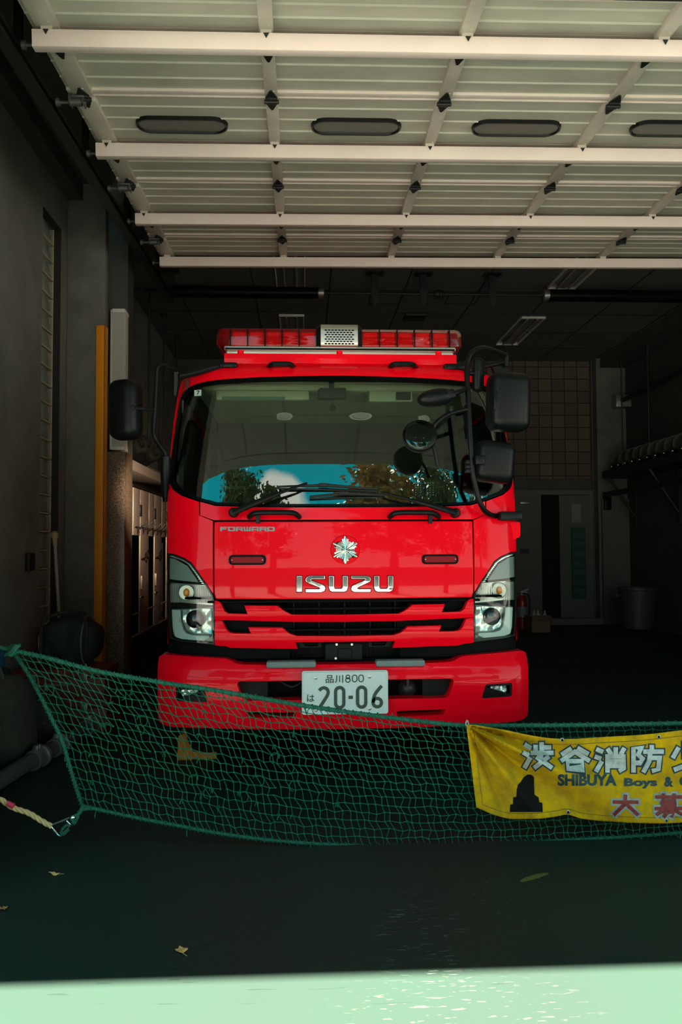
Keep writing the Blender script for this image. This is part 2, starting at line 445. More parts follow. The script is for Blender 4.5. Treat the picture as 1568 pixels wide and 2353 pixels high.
for s in (1, -1):
    f = (lambda p: p) if s == 1 else mir
    h = MB().sheet(f(HL), G, .03, gx=.05, gz=.05, off=.075).sheet(f(HL), G, .08, holes=[inset(f(HL), .010)], gx=.06, gz=.06, off=.0)
    hd = h.build('headlight', M_DGR, TR)
    MB().sheet(f(inset(trimp,.001)), G, .03, gx=.05, gz=.05, off=.012).build('trim_cover', M_GRY, hd, bevel=.006, label='smooth grey upper cover')
    r = MB(); k = len(ribp)//2
    for i in range(22):                                        # ribbed strip along the upper edge
        t = i/21; a = ribp[1:6]; c = [ribp[10]]+[ribp[9],ribp[8],ribp[7],ribp[6]]
        def along(P, t):
            q = t*(len(P)-1); j = min(len(P)-2, int(q)); w = q-j
            return (P[j][0]+(P[j+1][0]-P[j][0])*w, P[j][1]+(P[j+1][1]-P[j][1])*w)
        A = along(a, t); B = along(c, t)
        pa = V((s*A[0], G(A[0],A[1])+.018, A[1])); pb = V((s*B[0], G(B[0],B[1])+.018, B[1]))
        r.tube([pa, pb], .0035, seg=6)
    r.build('ribbed_reflector', M_LREF, hd)
    r = MB().sheet(f(turnp), G, .02, gx=.02, gz=.02, off=.05)                                                     # vertical flutes on the turn lens
    tx0 = min(p[0] for p in turnp)+.004; tx1 = max(p[0] for p in turnp)-.006
    for i in range(26):
        x = tx0+(tx1-tx0)*i/25
        zt = lerp_table(sorted([(turnp[0][0],turnp[0][1]),(turnp[2][0],turnp[2][1]),(turnp[3][0],turnp[3][1])]), x)-.006
        zb = turnp[5][1]+.004
        if abs(x-turn_c[0]) < .045: continue
        r.tube([V((s*x, G(x,zt)+.03, zt)), V((s*x, G(x,zb)+.03, zb))], .0028, seg=6)
    r.build('turn_signal', M_TURN, hd)
    cx, cz = turn_c; cy = G(cx, cz)
    MB().lathe([(.044,0),(.040,-.006),(.034,.014),(.020,.028),(.006,.032)], (s*cx, cy+.03, cz), (0,1,0), 24).build('bulb_reflector', M_TURN, hd)
    MB().ell((s*cx, cy+.028, cz), (.017,.018,.022)).build('bulb', M_AMB, hd, label='amber indicator bulb')
    MB().sheet(f(lowp), G, .02, gx=.05, gz=.05, off=.055).build('lower_reflector', mat('lamp_back', (.30,.34,.32), rough=.3, metal=.5), hd)
    MB().sheet(f(refp), lambda x, z: G(x, z)+.012*math.sin(x*90)*math.sin(z*70), .012, gx=.018, gz=.018, off=.035).build('main_reflector', M_LREF, hd, ang=60)
    MB().sheet(f(drlp), G, .03, gx=.05, gz=.05, off=.014).build('light_guide', M_GUIDE, hd, bevel=.006, label='pale grey L-shaped light guide')
    cx, cz = proj_c; cy = G(cx, cz)
    MB().lathe([(.047,.03),(.047,-.012),(.042,-.016),(.037,.0)], (s*cx, cy+.022, cz), (0,1,0), 28).build('projector_ring', M_BLKG, hd)
    MB().ell((s*cx, cy+.022, cz), (.036,.022,.036), 24).build('projector_lens', mat('projector_glass', (.02,.022,.024), rough=.02, coat=1), hd)
    MB().sheet(f(inset(HL, .003)), G, .004, gx=.04, gz=.04, off=-.004).build('lens_cover', M_LENS, hd, ang=60)

# --- grille
bar1 = z3([(478,712),(505,716),(525,728),(560,798),(592,817),(748,820),(722,752),(990,754),(1050,798),(1108,826),(1543,827),(1543,886),(1135,886),(800,876),(480,868)])
bar2 = z3([(480,873),(515,874),(538,878),(575,948),(600,970),(640,978),(775,979),(752,929),(1030,932),(1085,978),(1150,1000),(1543,1001),(1543,1046),(1138,1050),(1156,1107),(800,1100),(612,1098),(572,1085),(480,1075)])
for nm, bar in (('grille_bar', bar1), ('grille_bar', bar2)):
    h = tl(bar); k = [i for i, p in enumerate(bar) if p[0] > 792.5]
    h = [(0 if i in k else x, z) for i, (x, z) in enumerate(h)]
    a, c = k[0], k[1]; left = h[c:] + h[:a+1]           # from centre-bottom round the left end to centre-top
    zl, zh = min(p[1] for p in left), max(p[1] for p in left)
    gb = lambda x, z, zl=zl, zh=zh: G(x, z)-.016*math.sin(PI*max(0, min(1, (z-zl)/(zh-zl))))**.8
    MB().sheet(sym(left), gb, .05, gx=.06, gz=.010, off=-.008).build(nm, M_RED, TR, bevel=.009, bseg=3)
g = MB(); zlo, zhi = tp(793,1500)[1], tp(793,1385)[1]
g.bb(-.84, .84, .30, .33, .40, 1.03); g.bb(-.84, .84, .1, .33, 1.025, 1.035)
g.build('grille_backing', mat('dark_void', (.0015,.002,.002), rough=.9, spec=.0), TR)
r = MB(); r.bb(-.31, .31, .22, .25, .70, 1.0)
for i in range(5):
    x = -.27+.135*i; r.bb(x-.003, x+.003, .13, .20, .77, 1.02)
for i in range(30):
    x = -.3+.02*i; r.bb(x, x+.003, .205, .22, .70, 1.0)
r.build('radiator', mat('radiator_metal', (.012,.014,.013), rough=.5, spec=.1), TR)
sl = MB()
for yp in (1400, 1449):
    x0, z0 = tp(640 if yp == 1400 else 665, yp); sl.bb(x0-.02, -x0+.02, .10, .16, z0-.008, z0+.006, bev=.004)
sl.bb(-.72, .72, .085, .12, tp(793,1379)[1]-.012, tp(793,1379)[1], bev=.003)
for i in range(7):
    x = -.36+.12*i; sl.bb(x-.002, x+.002, .14, .16, .82, 1.01)
sl.build('grille_slats', M_MATT, TR)
# inner black wedges behind the side vents
for s in (1, -1):
    w = tl(z3([(520,715),(760,745),(1000,745),(1110,840),(1110,1010),(800,1000),(560,990)]))
    MB().sheet(w if s == 1 else mir(w), G, .02, gx=.1, gz=.1, off=.05).build('vent_backing', M_MATT, TR)
# valance below grille: black plates, grey brackets, sensor box
for s in (1, -1):
    v = tl(z3([(88,1040),(180,1060),(478,1080),(560,1092),(600,1105),(1090,1112),(1090,1195),(600,1196),(480,1190),(90,1165)]))
    MB().sheet(v if s == 1 else mir(v), G, .05, gx=.08, gz=.08, off=.03).build('valance', M_MATT, TR, bevel=.003)
    br = tl(z3([(1145,1048),(1352,1052),(1352,1104),(1175,1104)])); hole = tl(z3([(1195,1058),(1325,1060),(1322,1092),(1215,1092)]))
    MB().sheet(br if s == 1 else mir(br), G, .05, holes=[hole if s == 1 else mir(hole)], gx=.1, gz=.1, off=.03).build('grille_bracket', M_DGR, TR, bevel=.002)
A = at_local(747,1478,.12); B = at_local(833,1516,.12)
sb = MB().box(((A.x+B.x)/2,.16,(A.z+B.z)/2), (B.x-A.x, .1, A.z-B.z), bev=.006).build('sensor_box', M_DGR, TR)
C = at_local(793,1502,.105)
MB().box((C.x,.105,C.z), (.075,.012,.055), bev=.008).build('sensor_cover', M_DGR, sb)
for px, py in ((774,1481), (809,1481), (772,1513)):
    q = at_local(px, py, .1); MB().cyl(q, q+V((0,.02,0)), .0065, seg=10).build('bolt', M_SIL, sb)

# --- bumper
btop = z3([(8,1185),(12,1168),(40,1154),(120,1158),(200,1165),(400,1178),(560,1189),(600,1203),(640,1226),(700,1237),(900,1240),(1200,1238),(1543,1236)])
bbot = z3([(1543,1766),(1100,1768),(700,1766),(400,1757),(120,1745),(60,1732),(20,1712),(6,1690)])
BT = tl(btop, GB); BB = tl(bbot, GB); BT = [(x*.992, z) for x, z in BT]; BB = [(x*.992, z) for x, z in BB]; BT[-1] = (0, BT[-1][1]); BB[0] = (0, BB[0][1])
half = BB + BT
hole_c = fillet(tl(z3([(650,1374),(1190,1374),(1190,1546),(705,1531)]), GB), .02, 3)
zc0 = hole_c and min(p[1] for p in hole_c); xl = min(p[0] for p in hole_c)
hc = [tp(*z3([(648,1374)])[0], GB), tp(*z3([(1543,1374)])[0], GB), tp(*z3([(1543,1546)])[0], GB), tp(*z3([(705,1534)])[0], GB)]
ctr = fillet([hc[0], (-hc[0][0], hc[0][1]), (-hc[3][0], hc[3][1]), hc[3]], .03, 4)
fog = fillet(tl(z3([(158,1420),(388,1428),(424,1545),(160,1534)]), GB), .012, 3)
slot = fillet(tl(z3([(730,1626),(1140,1630),(1134,1676),(746,1671)]), GB), .008, 2)
bm_ = MB().sheet(sym(half), GB, .10, holes=[ctr, fog, mir(fog), slot, mir(slot)], gx=.05, gz=.03)
for s in (-1, 1):
    edge = [BB[-3], BB[-2], BB[-1]] + BT[:3]
    vv = []; ff = []
    for (x, z) in edge:
        for k, yy in enumerate((GB(x, z)+.002, .5, .62, .70)): vv.append((-s*x if s == 1 else x, yy, z))
    for i in range(len(edge)-1):
        for k in range(3): ff.append((i*4+k, (i+1)*4+k, (i+1)*4+k+1, i*4+k+1))
    bm_.raw(vv, ff)
bp = bm_.build('front_bumper', M_RED, TR, bevel=.010, bseg=3)
b = MB(); b.bb(-.62, .62, .16, .2, .40, .70); b.build('bumper_backing', M_MATT, bp)
for s in (1, -1):
    side = fillet(tl(z3([(655,1380),(905,1380),(905,1538),(710,1534)]), GB), .01, 2)
    MB().sheet(side if s == 1 else mir(side), GB, .01, gx=.1, gz=.1, off=.08).build('opening_panel', M_DGR, bp)
    fo = MB().sheet(fog if s == 1 else mir(fog), GB, .02, gx=.06, gz=.06, off=.055)
    fo.sheet(fog if s == 1 else mir(fog), GB, .055, holes=[inset(fog if s == 1 else mir(fog), .012)], gx=.06, gz=.06, off=.004)
    fl = fo.build('fog_lamp', M_BLK, TR, bevel=.002)
    c = tp(*z3([(268,1470)])[0], GB); cc = (c[0]*s, c[1])
    MB().sheet(rrect(cc[0], cc[1], .088, .044, .014), lambda x, z: GB(x, z)+.008*math.sin(x*220)*math.sin(z*200), .01, gx=.011, gz=.011, off=.022).build('fog_reflector', M_LREF, fl, ang=20)
    MB().sheet(rrect(cc[0], cc[1], .094, .050, .016), GB, .004, gx=.03, gz=.03, off=.016).build('fog_lens', M_LENS, fl)
    pd = tl(z3([(900,1226),(1306,1228),(1306,1256),(905,1258)]), GB)
    x0, x1 = pd[0][0], pd[1][0]; zz = (pd[0][1]+pd[2][1])/2; yy = GB((x0+x1)/2, zz)
    p = MB().box(((x0+x1)/2*s, yy+.012, zz+.004), (x1-x0, .07, .034), bev=.010)
    pdo = p.build('step_pad', M_GRY, bp, label='grey ribbed tread pad')
    t = MB()
    for i in range(4):
        for j in range(2): t.bb(s*(x0+.012+(x1-x0-.02)*i/4)-.0, s*(x0+.012+(x1-x0-.02)*(i+.85)/4), yy-.025, yy-.018, zz-.006+.012*j, zz+.002+.012*j, bev=.002)
    t.build('tread_ribs', M_GRY, pdo)
b = MB()                                              # under-bonnet hardware glimpsed through the bumper opening
b.lathe([(.045,0),(.05,.01),(.03,.03),(.012,.04)], (.33,.13,.545), (0,-1,0)); b.cyl((.33,.1,.56),(.33,.1,.62),.012)
b.tube([(-.36,.14,.60),(-.28,.12,.56),(-.2,.13,.6),(-.15,.13,.59)], .006, sm=4); b.bb(-.3,.3,.145,.16,.615,.64)
b.cyl((.26,.10,.49),(.26,.14,.49),.014); b.cyl((-.18,.10,.60),(-.18,.14,.60),.014)
b.build('tow_hardware', mat('dirty_metal', (.035,.037,.035), rough=.45, metal=.5), bp)

# --- number plate
PX0, PZ0, PY0 = at_local(793.3,1590.5,-.03).x, at_local(793.3,1590.5,-.03).z, -.035
def pl(X, Y): return (PX0 + (X-115)/1265*.44-.22, PZ0 + .11-(Y-468)/640*.22)
pb = MB().prism(rrect(PX0, PZ0, .44, .22, .014), lambda u, v: V((u, PY0, v)), (0,.006,0))
for o_, i_ in ((.0,.006),):
    ring_o = rrect(PX0, PZ0, .436, .216, .013); ring_i = rrect(PX0, PZ0, .420, .200, .009)
    vv = [(x, PY0-.004, z) for x, z in ring_o] + [(x, PY0-.001, z) for x, z in ring_i]; k = len(ring_o)
    pb.raw(vv, [(i, (i+1)%k, k+(i+1)%k, k+i) for i in range(k)])
plate = pb.build('number_plate', M_PLATE, TR, label='white number plate with dark green characters')
ink = MB()
def inkstroke(pts, w, closed=False):
    vs, fs = stroke_polys([pl(*p) for p in pts], w/1265*.44, closed)
    ink.raw([(x, PY0-.0025, z) for x, z in vs], fs)
def stadium(cx, cy, hw, hh, n=10):
    r = []; 
    for k in range(n+1): a = PI*k/n; r.append((cx+hw*math.cos(a), cy-(hh-hw)-hw*math.sin(a)))
    for k in range(n+1): a = PI+PI*k/n; r.append((cx+hw*math.cos(a), cy+(hh-hw)-hw*math.sin(a)))
    return r
def circ(cx, cy, r, n=20): return [(cx+r*math.cos(2*PI*k/n), cy+r*math.sin(2*PI*k/n)) for k in range(n)]
inkstroke(smooth2([(368,757),(398,728),(440,716),(482,735),(500,780),(486,830),(440,905),(372,1008)], 4), 48); inkstroke([(348,1015),(524,1015)], 44)
inkstroke(stadium(668,862,60,147), 48, True); inkstroke([(797,861),(862,861)], 50); inkstroke(stadium(990,860,60,147), 48, True)
inkstroke(smooth2([(1286,697),(1235,755),(1190,815),(1165,880),(1158,943)], 4), 48); inkstroke(circ(1219,944,62), 48, True)
inkstroke(circ(789,560,26), 15, True); inkstroke(circ(789,608,32), 15, True)
inkstroke(stadium(888,585,34,50), 15, True); inkstroke(stadium(983,585,34,50), 15, True)
for ch, bx in (('品',(465,580,532,648)), ('川',(600,720,532,648)), ('は',(190,300,812,920))):
    vs, fs = text2d(ch, .014); ink.raw([(lambda q: (q[0], PY0-.0025, q[1]))(pl(*p)) for p in fit2d(vs, bx)], fs)
ink.build('plate_characters', M_PGRN, plate)
for X, Y in ((317,567),(1105,560),(320,1040),(1105,1030)):
    x, z = pl(X, Y); MB().lathe([(.009,0),(.009,-.003),(.004,-.005)], (x, PY0, z), (0,1,0), 12).build('plate_bolt', M_SIL, plate)

# --- lettering and emblem
def zi(p): return tp(660+p[0]/6.03, 1200+p[1]/6.03)
Sx = [(525,740),(310,740),(272,755),(252,795),(262,825),(300,848),(440,903),(453,915),(442,922),(255,922),(255,968),(480,968),(520,952),(535,915),(520,880),(490,860),(340,806),(334,797),(345,790),(525,790)]
Zx = [(888,740),(1110,740),(1147,757),(1162,790),(1150,825),(985,903),(975,914),(985,920),(1157,920),(1157,964),(920,964),(890,947),(885,910),(900,877),(1070,802),(1080,793),(1068,787),(888,787)]
def Ux(x0, x1):
    return [(x0,740),(x0+73,740),(x0+73,888),(x0+80,908),(x0+97,918),(x1-97,918),(x1-80,908),(x1-73,888),(x1-73,740),(x1,740),(x1,910),(x1-12,945),(x1-45,965),(x0+45,965),(x0+12,945),(x0,910)]
for k, poly in enumerate(([(132,740),(207,740),(207,968),(132,968)], Sx, Ux(577,842), Zx, Ux(1203,1467))):
    pz = [zi(p) for p in poly]
    lt = MB().prism(pz, lambda x, z: V((x, G(x, z)-.016, z)), (0,.014,0)).build('badge_letter', M_CHR, TR, bevel=.0035, bseg=2, smooth=False)
    MB().prism(inset(pz, -.0022), lambda x, z: V((x, G(x, z)-.006, z)), (0,.006,0)).build('letter_backing', M_BLKG, lt, smooth=False)
def zf(p): return tp(490+p[0]/9.8, 1195+p[1]/9.8)
fw = MB(); t = 30
def fr(x0, x1, y0, y1):
    fw.prism([zf((x0,y0)),zf((x1,y0)),zf((x1,y1)),zf((x0,y1))], lambda x, z: V((x, G(x, z)-.004, z)), (0,.003,0))
T, B_, MID = 152, 250, 202
fr(160,200,T,B_); fr(200,322,T,T+26); fr(200,300,MID-12,MID+12)
fr(335,375,T,B_); fr(455,495,T,B_); fr(375,455,T,T+24); fr(375,455,B_-26,B_)
for x in (510, 1045):
    fr(x,x+42,T,B_); fr(x+42,x+150,T,T+24); fr(x+125,x+165,T+10,MID+6); fr(x+42,x+150,MID-8,MID+16); fw.prism([zf(p) for p in ((x+100,MID+14),(x+140,MID+14),(x+175,B_),(x+128,B_))], lambda a, z: V((a, G(a, z)-.004, z)), (0,.003,0))
fr(690,728,T,B_); fr(752,788,T,B_-20); fr(812,850,T,B_); fr(728,812,B_-26,B_)
fr(865,905,T,B_); fr(988,1028,T,B_); fr(905,988,T,T+24); fr(905,988,MID+2,MID+24)
fr(1222,1262,T,B_); fr(1345,1390,T+12,B_-12); fr(1262,1370,T,T+24); fr(1262,1370,B_-26,B_)
fw.build('badge_lettering', mat('badge_grey', (.24,.34,.31), rough=.3, metal=.4), TR)
ec = zi((805,383)); ey = G(*ec)
em = MB().lathe([(.0785,0),(.0785,-.010),(.074,-.014),(.01,-.0145)], (ec[0], ey+.004, ec[1]), (0,1,0), 48).build('emblem_disc', M_RED, TR)
prof6 = [(0,1.0),(4,.985),(5.5,.90),(8,.82),(16,.845),(18,.80),(20,.66),(24,.73),(26,.60),(30,.56)]
ring = []
for k in range(6):
    base = 90-60*k
    for a, r in [(-a, r) for a, r in reversed(prof6[1:-1])] + prof6: ring.append((math.radians(base-a), r*.074))
n = len(ring); vv = [(ec[0]+r*math.cos(a), ey-.013, ec[1]+r*math.sin(a)) for a, r in ring]
vv += [(ec[0]+r*.97*math.cos(a), ey-.017-.004*(1 if i % 19 in (9,) else 0), ec[1]+r*.97*math.sin(a)) for i, (a, r) in enumerate(ring)]
vv.append((ec[0], ey-.030, ec[1]))
MB().raw(vv, [(i, (i+1)%n, n+(i+1)%n, n+i) for i in range(n)] + [(n+i, n+(i+1)%n, 2*n) for i in range(n)]).build('emblem_star', mat('emblem_chrome', (.55,.57,.53), rough=.04, metal=1), em, smooth=False)
b = MB()
for rr in (.028,.034,.040,.046,.052):
    pts = [(ec[0]+rr*(1 if k % 2 == 0 else .93)*math.cos(PI/2+k*PI/6), ey-.0165-.0135*(1-rr/.074)-.002, ec[1]+rr*(1 if k % 2 == 0 else .93)*math.sin(PI/2+k*PI/6)) for k in range(12)]
    b.tube(pts, .0009, seg=5, closed=True)
for k in range(12):
    a = PI/2+k*PI/6; r2 = .072 if k % 2 == 0 else .044
    b.tube([(ec[0], ey-.031, ec[1]), (ec[0]+r2*math.cos(a), ey-.019, ec[1]+r2*math.sin(a))], .0016, seg=5)
b.build('emblem_web', M_CHR, em)
for px in (569, 1011.5):
    c = tp(px, 1286.5 if px < 800 else 1285); y = G(*c)
    o = MB().prism(rrect(c[0], c[1], .196, .052, .024, 5), lambda u, v: V((u, G(u, v)-.012, v)), (0,.014,0)).build('marker_lamp', M_BLKG, TR, bevel=.004, label='slim red marker lamp in a black frame')
    MB().prism(rrect(c[0], c[1], .172, .032, .015, 5), lambda u, v: V((u, G(u, v)-.018, v)), (0,.008,0)).build('lamp_lens', M_RED2, o, bevel=.004)
    MB().prism(rrect(c[0]+.004, c[1], .135, .020, .008, 5), lambda u, v: V((u, G(u, v)-.022, v)), (0,.008,0)).build('lamp_window', M_RED2, o, bevel=.003)
    for dx in (-.08,.08): MB().ell((c[0]+dx, G(c[0]+dx, c[1])-.018, c[1]), (.0035,.003,.0035), 8).build('lamp_screw', M_CHR, o)

# --- hand grips
def grip(pts, r, name, lab=None):
    o = MB().tube(pts, r, seg=10, sm=4).build(name, M_BLK, TR)
    return o
for a, b_ in ((612,681),(891,961)):
    pts = [at_local(a,850,.42)+V((0,.03,0)), at_local(a+4,846,.37), at_local(a+14,837.5,.30), at_local((a+b_)/2,836.5,.295), at_local(b_-14,837.5,.30), at_local(b_-4,846,.37), at_local(b_,850,.42)+V((0,.03,0))]
    grip(pts, .015, 'roof_grip')
for a, b_, m in ((571,690,1),(894,1011,-1)):
    y = .085
    pts = [at_local(a+2,1189,y+.05), at_local(a+4,1186,y-.005), at_local(a+18,1178.5,y-.03), at_local((a+b_)/2,1177.5,y-.032), at_local(b_-18,1178.5,y-.03), at_local(b_-4,1186,y-.005), at_local(b_-2,1189,y+.05)]
    o = grip(pts, .014, 'cowl_grip')
    q = at_local(a+22 if m == 1 else b_-22, 1188, .07)
    MB().box(q, (.022,.03,.07), bev=.004).build('grip_bracket', M_BLK, o)

# --- wipers
def wiper(piv, elbow, head, b0, b1):
    P = at_local(*piv, .085); o = MB().lathe([(.026,.03),(.026,-.012),(.018,-.026)], P, (0,1,0), 18)
    E = at_local(*elbow, .07); H = at_local(*head, .085)
    o.tube([P+V((0,-.02,0)), P.lerp(E,.45)+V((0,-.025,0)), E], [.017,.016,.011], seg=8)
    o.tube([E, E.lerp(H,.6)+V((0,-.01,0)), H], [.009,.007,.006], seg=8)
    w = o.build('wiper_arm', M_BLK, TR)
    A = at_local(*b0, .10); B = at_local(*b1, .12)
    bl = MB().tube([A, A.lerp(B,.35)+V((0,-.01,.008)), A.lerp(B,.5)+V((0,-.014,.012)), A.lerp(B,.65)+V((0,-.01,.008)), B], [.005,.008,.010,.008,.005], seg=6)
    bl.tube([A+V((0,.012,-.010)), B+V((0,.012,-.010))], .005, seg=6)
    bl.box(A.lerp(B,.45 if b0[0] < b1[0] else .55)+V((0,-.018,.014)), (.05,.02,.018), bev=.004)
    bl.build('wiper_blade', M_RUB, w)
wiper((537,1178),(640,1134),(706,1110),(640,1118),(868,1124))
wiper((1047,1179),(958,1152),(875,1131),(712,1141),(885,1138))

# --- light bar
yl0, yl1 = .44, .74
zb0 = at_local(780,797,yl0).z; zt0 = at_local(780,752,yl0).z
xl_, xr_ = at_local(500,775,.55).x, at_local(1058,778,.55).x
mid = (xl_+xr_)/2; hwid = (xr_-xl_)/2
lbz = (zb0+zt0)/2; lbh = zt0-zb0
lb = MB().bb(mid-hwid+.05, mid+hwid-.05, yl0-.004, yl1, zb0-.022, zb0+.002, bev=.006)
lb.bb(mid-hwid+.06, mid+hwid-.06, yl0+.02, yl1-.02, zb0-.045, zb0-.022, bev=.006)
bar = lb.build('light_bar', M_SIL, TR, label='red emergency light bar on an aluminium rail')
MB().bb(mid-hwid+.055, mid+hwid-.055, yl0-.006, yl0, zb0-.020, zb0-.010).build('rail_strip', M_BLKG, bar)
spx0, spx1 = at_local(727,770,yl0-.02).x, at_local(833,770,yl0-.02).x
def lensbox(x0, x1, round_left):
    """rounded lens shell between x0 and x1 with a domed outer end"""
    prof = fillet([(yl0,zb0),(yl1,zb0),(yl1,zt0),(yl0,zt0)], [.012,.012,.055,.055], 6); n = len(prof); cy, cz = (yl0+yl1)/2, lbz-.004
    xs = []; end = x0 if round_left else x1; inn = x1 if round_left else x0; sg = 1 if round_left else -1
    vv = []; st = [(0,.55),(.008,.78),(.022,.92),(.045,1.0)]
    rows = [(end+sg*d, k) for d, k in st] + [(inn, 1.0)]
    for x, k in rows:
        for (y, z) in prof: vv.append((x, cy+(y-cy)*k, cz+(z-cz)*k))
    ff = []
    for i in range(len(rows)-1):
        for k in range(n): ff.append((i*n+k, i*n+(k+1)%n, (i+1)*n+(k+1)%n, (i+1)*n+k))
    ff.append(list(range(n)))
    return MB().raw(vv, ff)
for left in (True, False):
    x0, x1 = (xl_, spx0) if left else (spx1, xr_)
    lensbox(x0, x1, left).build('lens_dome', M_RLENS, bar, ang=50)
    a, c = (x0+.085, x1) if left else (x0, x1-.085); wseg = (c-a)/5
    for i in range(5):
        xa = a+wseg*i+.006; xb = a+wseg*(i+1)-.006
        m_ = MB().bb(xa, xb, yl0+.06, yl0+.075, zb0+.012, zt0-.018, bev=.003)
        m_.bb(xa+.004, xb-.004, yl0+.030, yl0+.06, lbz+.008, zt0-.022, bev=.006).bb(xa, xb, yl0+.02, yl0+.06, zb0+.004, zb0+.012)
        for j in range(5): m_.bb(xa, xb, yl0+.052, yl0+.062, zb0+.016+.009*j, zb0+.019+.009*j)
        m_.build('lamp_module', M_RED, bar)
        dv = MB().bb(a+wseg*i-.0025 if left else a+wseg*(i+1)-.0025, a+wseg*i+.0025 if left else a+wseg*(i+1)+.0025, yl0-.004, yl0+.06, zb0, zt0-.004)
        dv.build('lens_seam', M_BLKG, bar)
sp = MB()
prof = fillet([(yl0-.025,zb0-.006),(yl1-.02,zb0-.006),(yl1-.02,zt0+.018),(yl0-.025,zt0+.018)], [.03,.03,.045,.045], 5)
def extr(x0, x1, k=1.0, kz=1.0):
    n = len(prof); cy = (yl0+yl1)/2
    vv = [(x0, cy+(y-cy)*k, lbz+(z-lbz)*kz) for y, z in prof] + [(x1, y, z) for y, z in prof]
    return vv, [(i, (i+1)%n, n+(i+1)%n, n+i) for i in range(n)] + [list(range(n))[::-1], [n+i for i in range(n)]]
sp.raw(*extr(spx0+.026, spx1-.026)); spk = sp.build('siren_speaker', M_SIL, bar, label='silver siren speaker with slotted front')
c1 = MB().raw(*extr(spx0+.002, spx0+.026, .88, .84)); c1.raw(*extr(spx1-.002, spx1-.026, .88, .84)); c1.build('speaker_end_caps', M_BLK, spk)
h = MB()
for j in range(9):
    z = zb0+.012+(lbh-.005)*j/8.4; yy = yl0-.0262
    if j >= 7: yy += .004*(j-6)**1.6
    for i in range(9 - (j % 2)):
        x = (spx0+spx1)/2 + (i-4+(j % 2)*.5)*.0195
        p = [(x-.0085,z),(x-.005,z+.0036),(x+.005,z+.0036),(x+.0085,z),(x+.005,z-.0036),(x-.005,z-.0036)]
        h.prism(p, lambda u, v: V((u, yy, v)), (0,.004,0))
h.build('speaker_slots', M_BLKG, spk, smooth=False)
for px in (553, 780.5, 1008):
    q = at_local(px, 807, yl0+.02); MB().cyl(q+V((0,0,-.03)), q+V((0,0,.018)), .019, .017, seg=16).build('light_bar_foot', M_RED, bar)
rb0 = at_local(515,812,.42); rb1 = at_local(1050,818,.42); zz = at_local(780,813,.42).z
MB().bb(rb0.x, rb1.x, .42, 1.5, zz-.09, zz, bev=.004).build('roof_box', M_RED, TR)

# --- added lamp on the hidden body side, put in to brighten the lockers
sl_ = MB().box((-1.02,2.32,1.86), (.06,.16,.10), bev=.01).build('locker_fill_lamp', M_BLK, TR, label='small black lamp added unseen on the body side to brighten the lockers')
MB().bb(-1.056,-1.05,2.25,2.39,1.82,1.90).build('fill_lamp_glass', mat('fill_lamp_glow', (.9,.8,.6), rough=.3, emit=(1,.78,.5), estr=3), sl_)
ld = bpy.data.lights.new('locker_fill_spot', 'SPOT'); ld.energy = 190; ld.color = (1,.74,.50); ld.spot_size = math.radians(52); ld.spot_blend = 1.0; ld.shadow_soft_size = .05
lo = bpy.data.objects.new('locker_fill_spot', ld); COL.objects.link(lo); lo.parent = TR; lo.location = (-1.07, 2.32, 1.86)
lo.rotation_euler = V((-.80, 2.0, -.10)).to_track_quat('-Z', 'Y').to_euler()

# --- roof stays and mirrors
def bracket(a, b_, y):
    A = at_local(*a, y); B = at_local(*b_, y); c = (A+B)/2
    o = MB().box(c, (abs(B.x-A.x), .06, abs(A.z-B.z)), bev=.012)
    return o
o = bracket((504,834),(547,847),.36)
for px in (511,537): q = at_local(px, 839, .325); o.cyl(q, q+V((0,.03,0)), .008, seg=10)
o.tube([at_local(506,842,.36), at_local(480,848,.34), at_local(450,857,.32), at_local(413,865,.30)], .018, seg=10, sm=3)
o.build('roof_stay', M_BLK, TR)
o = bracket((1019,837),(1067,852),.36)
for px in (1028,1053): q = at_local(px, 842, .325); o.cyl(q, q+V((0,.03,0)), .008, seg=10)
o.tube([at_local(1060,846,.36), at_local(1085,851,.32), at_local(1115,858,.28)], .016, seg=10, sm=3)
o.build('roof_stay', M_BLK, TR)
def m_box(x0, x1, y0, y1, yl, dep, bev, tilt=0, rot=(0,0,0)):
    A = at_local(x0, y0, yl); B = at_local(x1, y1, yl); c = (A+B)/2
    b = MB().box(c, (abs(B.x-A.x), dep, abs(A.z-B.z)), rot=rot, bev=bev, seg=5)
    return b, c
yl = .18
arm = MB().tube([at_local(407,866,.32), at_local(404,851,.30), at_local(393,846,.26), at_local(372,838,yl+.02), at_local(362,845,yl), at_local(360,862,yl), at_local(357,930,yl), at_local(353,985,yl), at_local(356,1005,yl), at_local(368,1025,yl+.03), at_local(379,1040,yl+.05), at_local(381,1056,yl+.06)], .0125, seg=10, sm=3)
arm.tube([at_local(380,1050,yl+.06), at_local(380,1078,yl+.06), at_local(380,1110,yl+.09), at_local(381,1152,yl+.12)], [.030,.029,.024,.016], seg=12)
arm.cyl(at_local(404,855,.30), at_local(402,909,.32), .02, .012, seg=10)
la = arm.build('mirror_arm', M_BLK, TR)
b, c = m_box(251, 326, 873, 1012, yl-.02, .15, .062, rot=(0,math.radians(-1.5),math.radians(-14)))
mo = b.build('mirror', M_BLK, la, ang=70, label='tall black side mirror housing')
rd = MB().tube([at_local(353,941,yl), at_local(330,939,yl-.07), at_local(300,937,yl-.085)], .0085, seg=8); rd.ell(at_local(301,937,yl-.085), (.022,.012,.022), 12)
rd.build('mirror_rod', M_DGR, la)
yr = .06
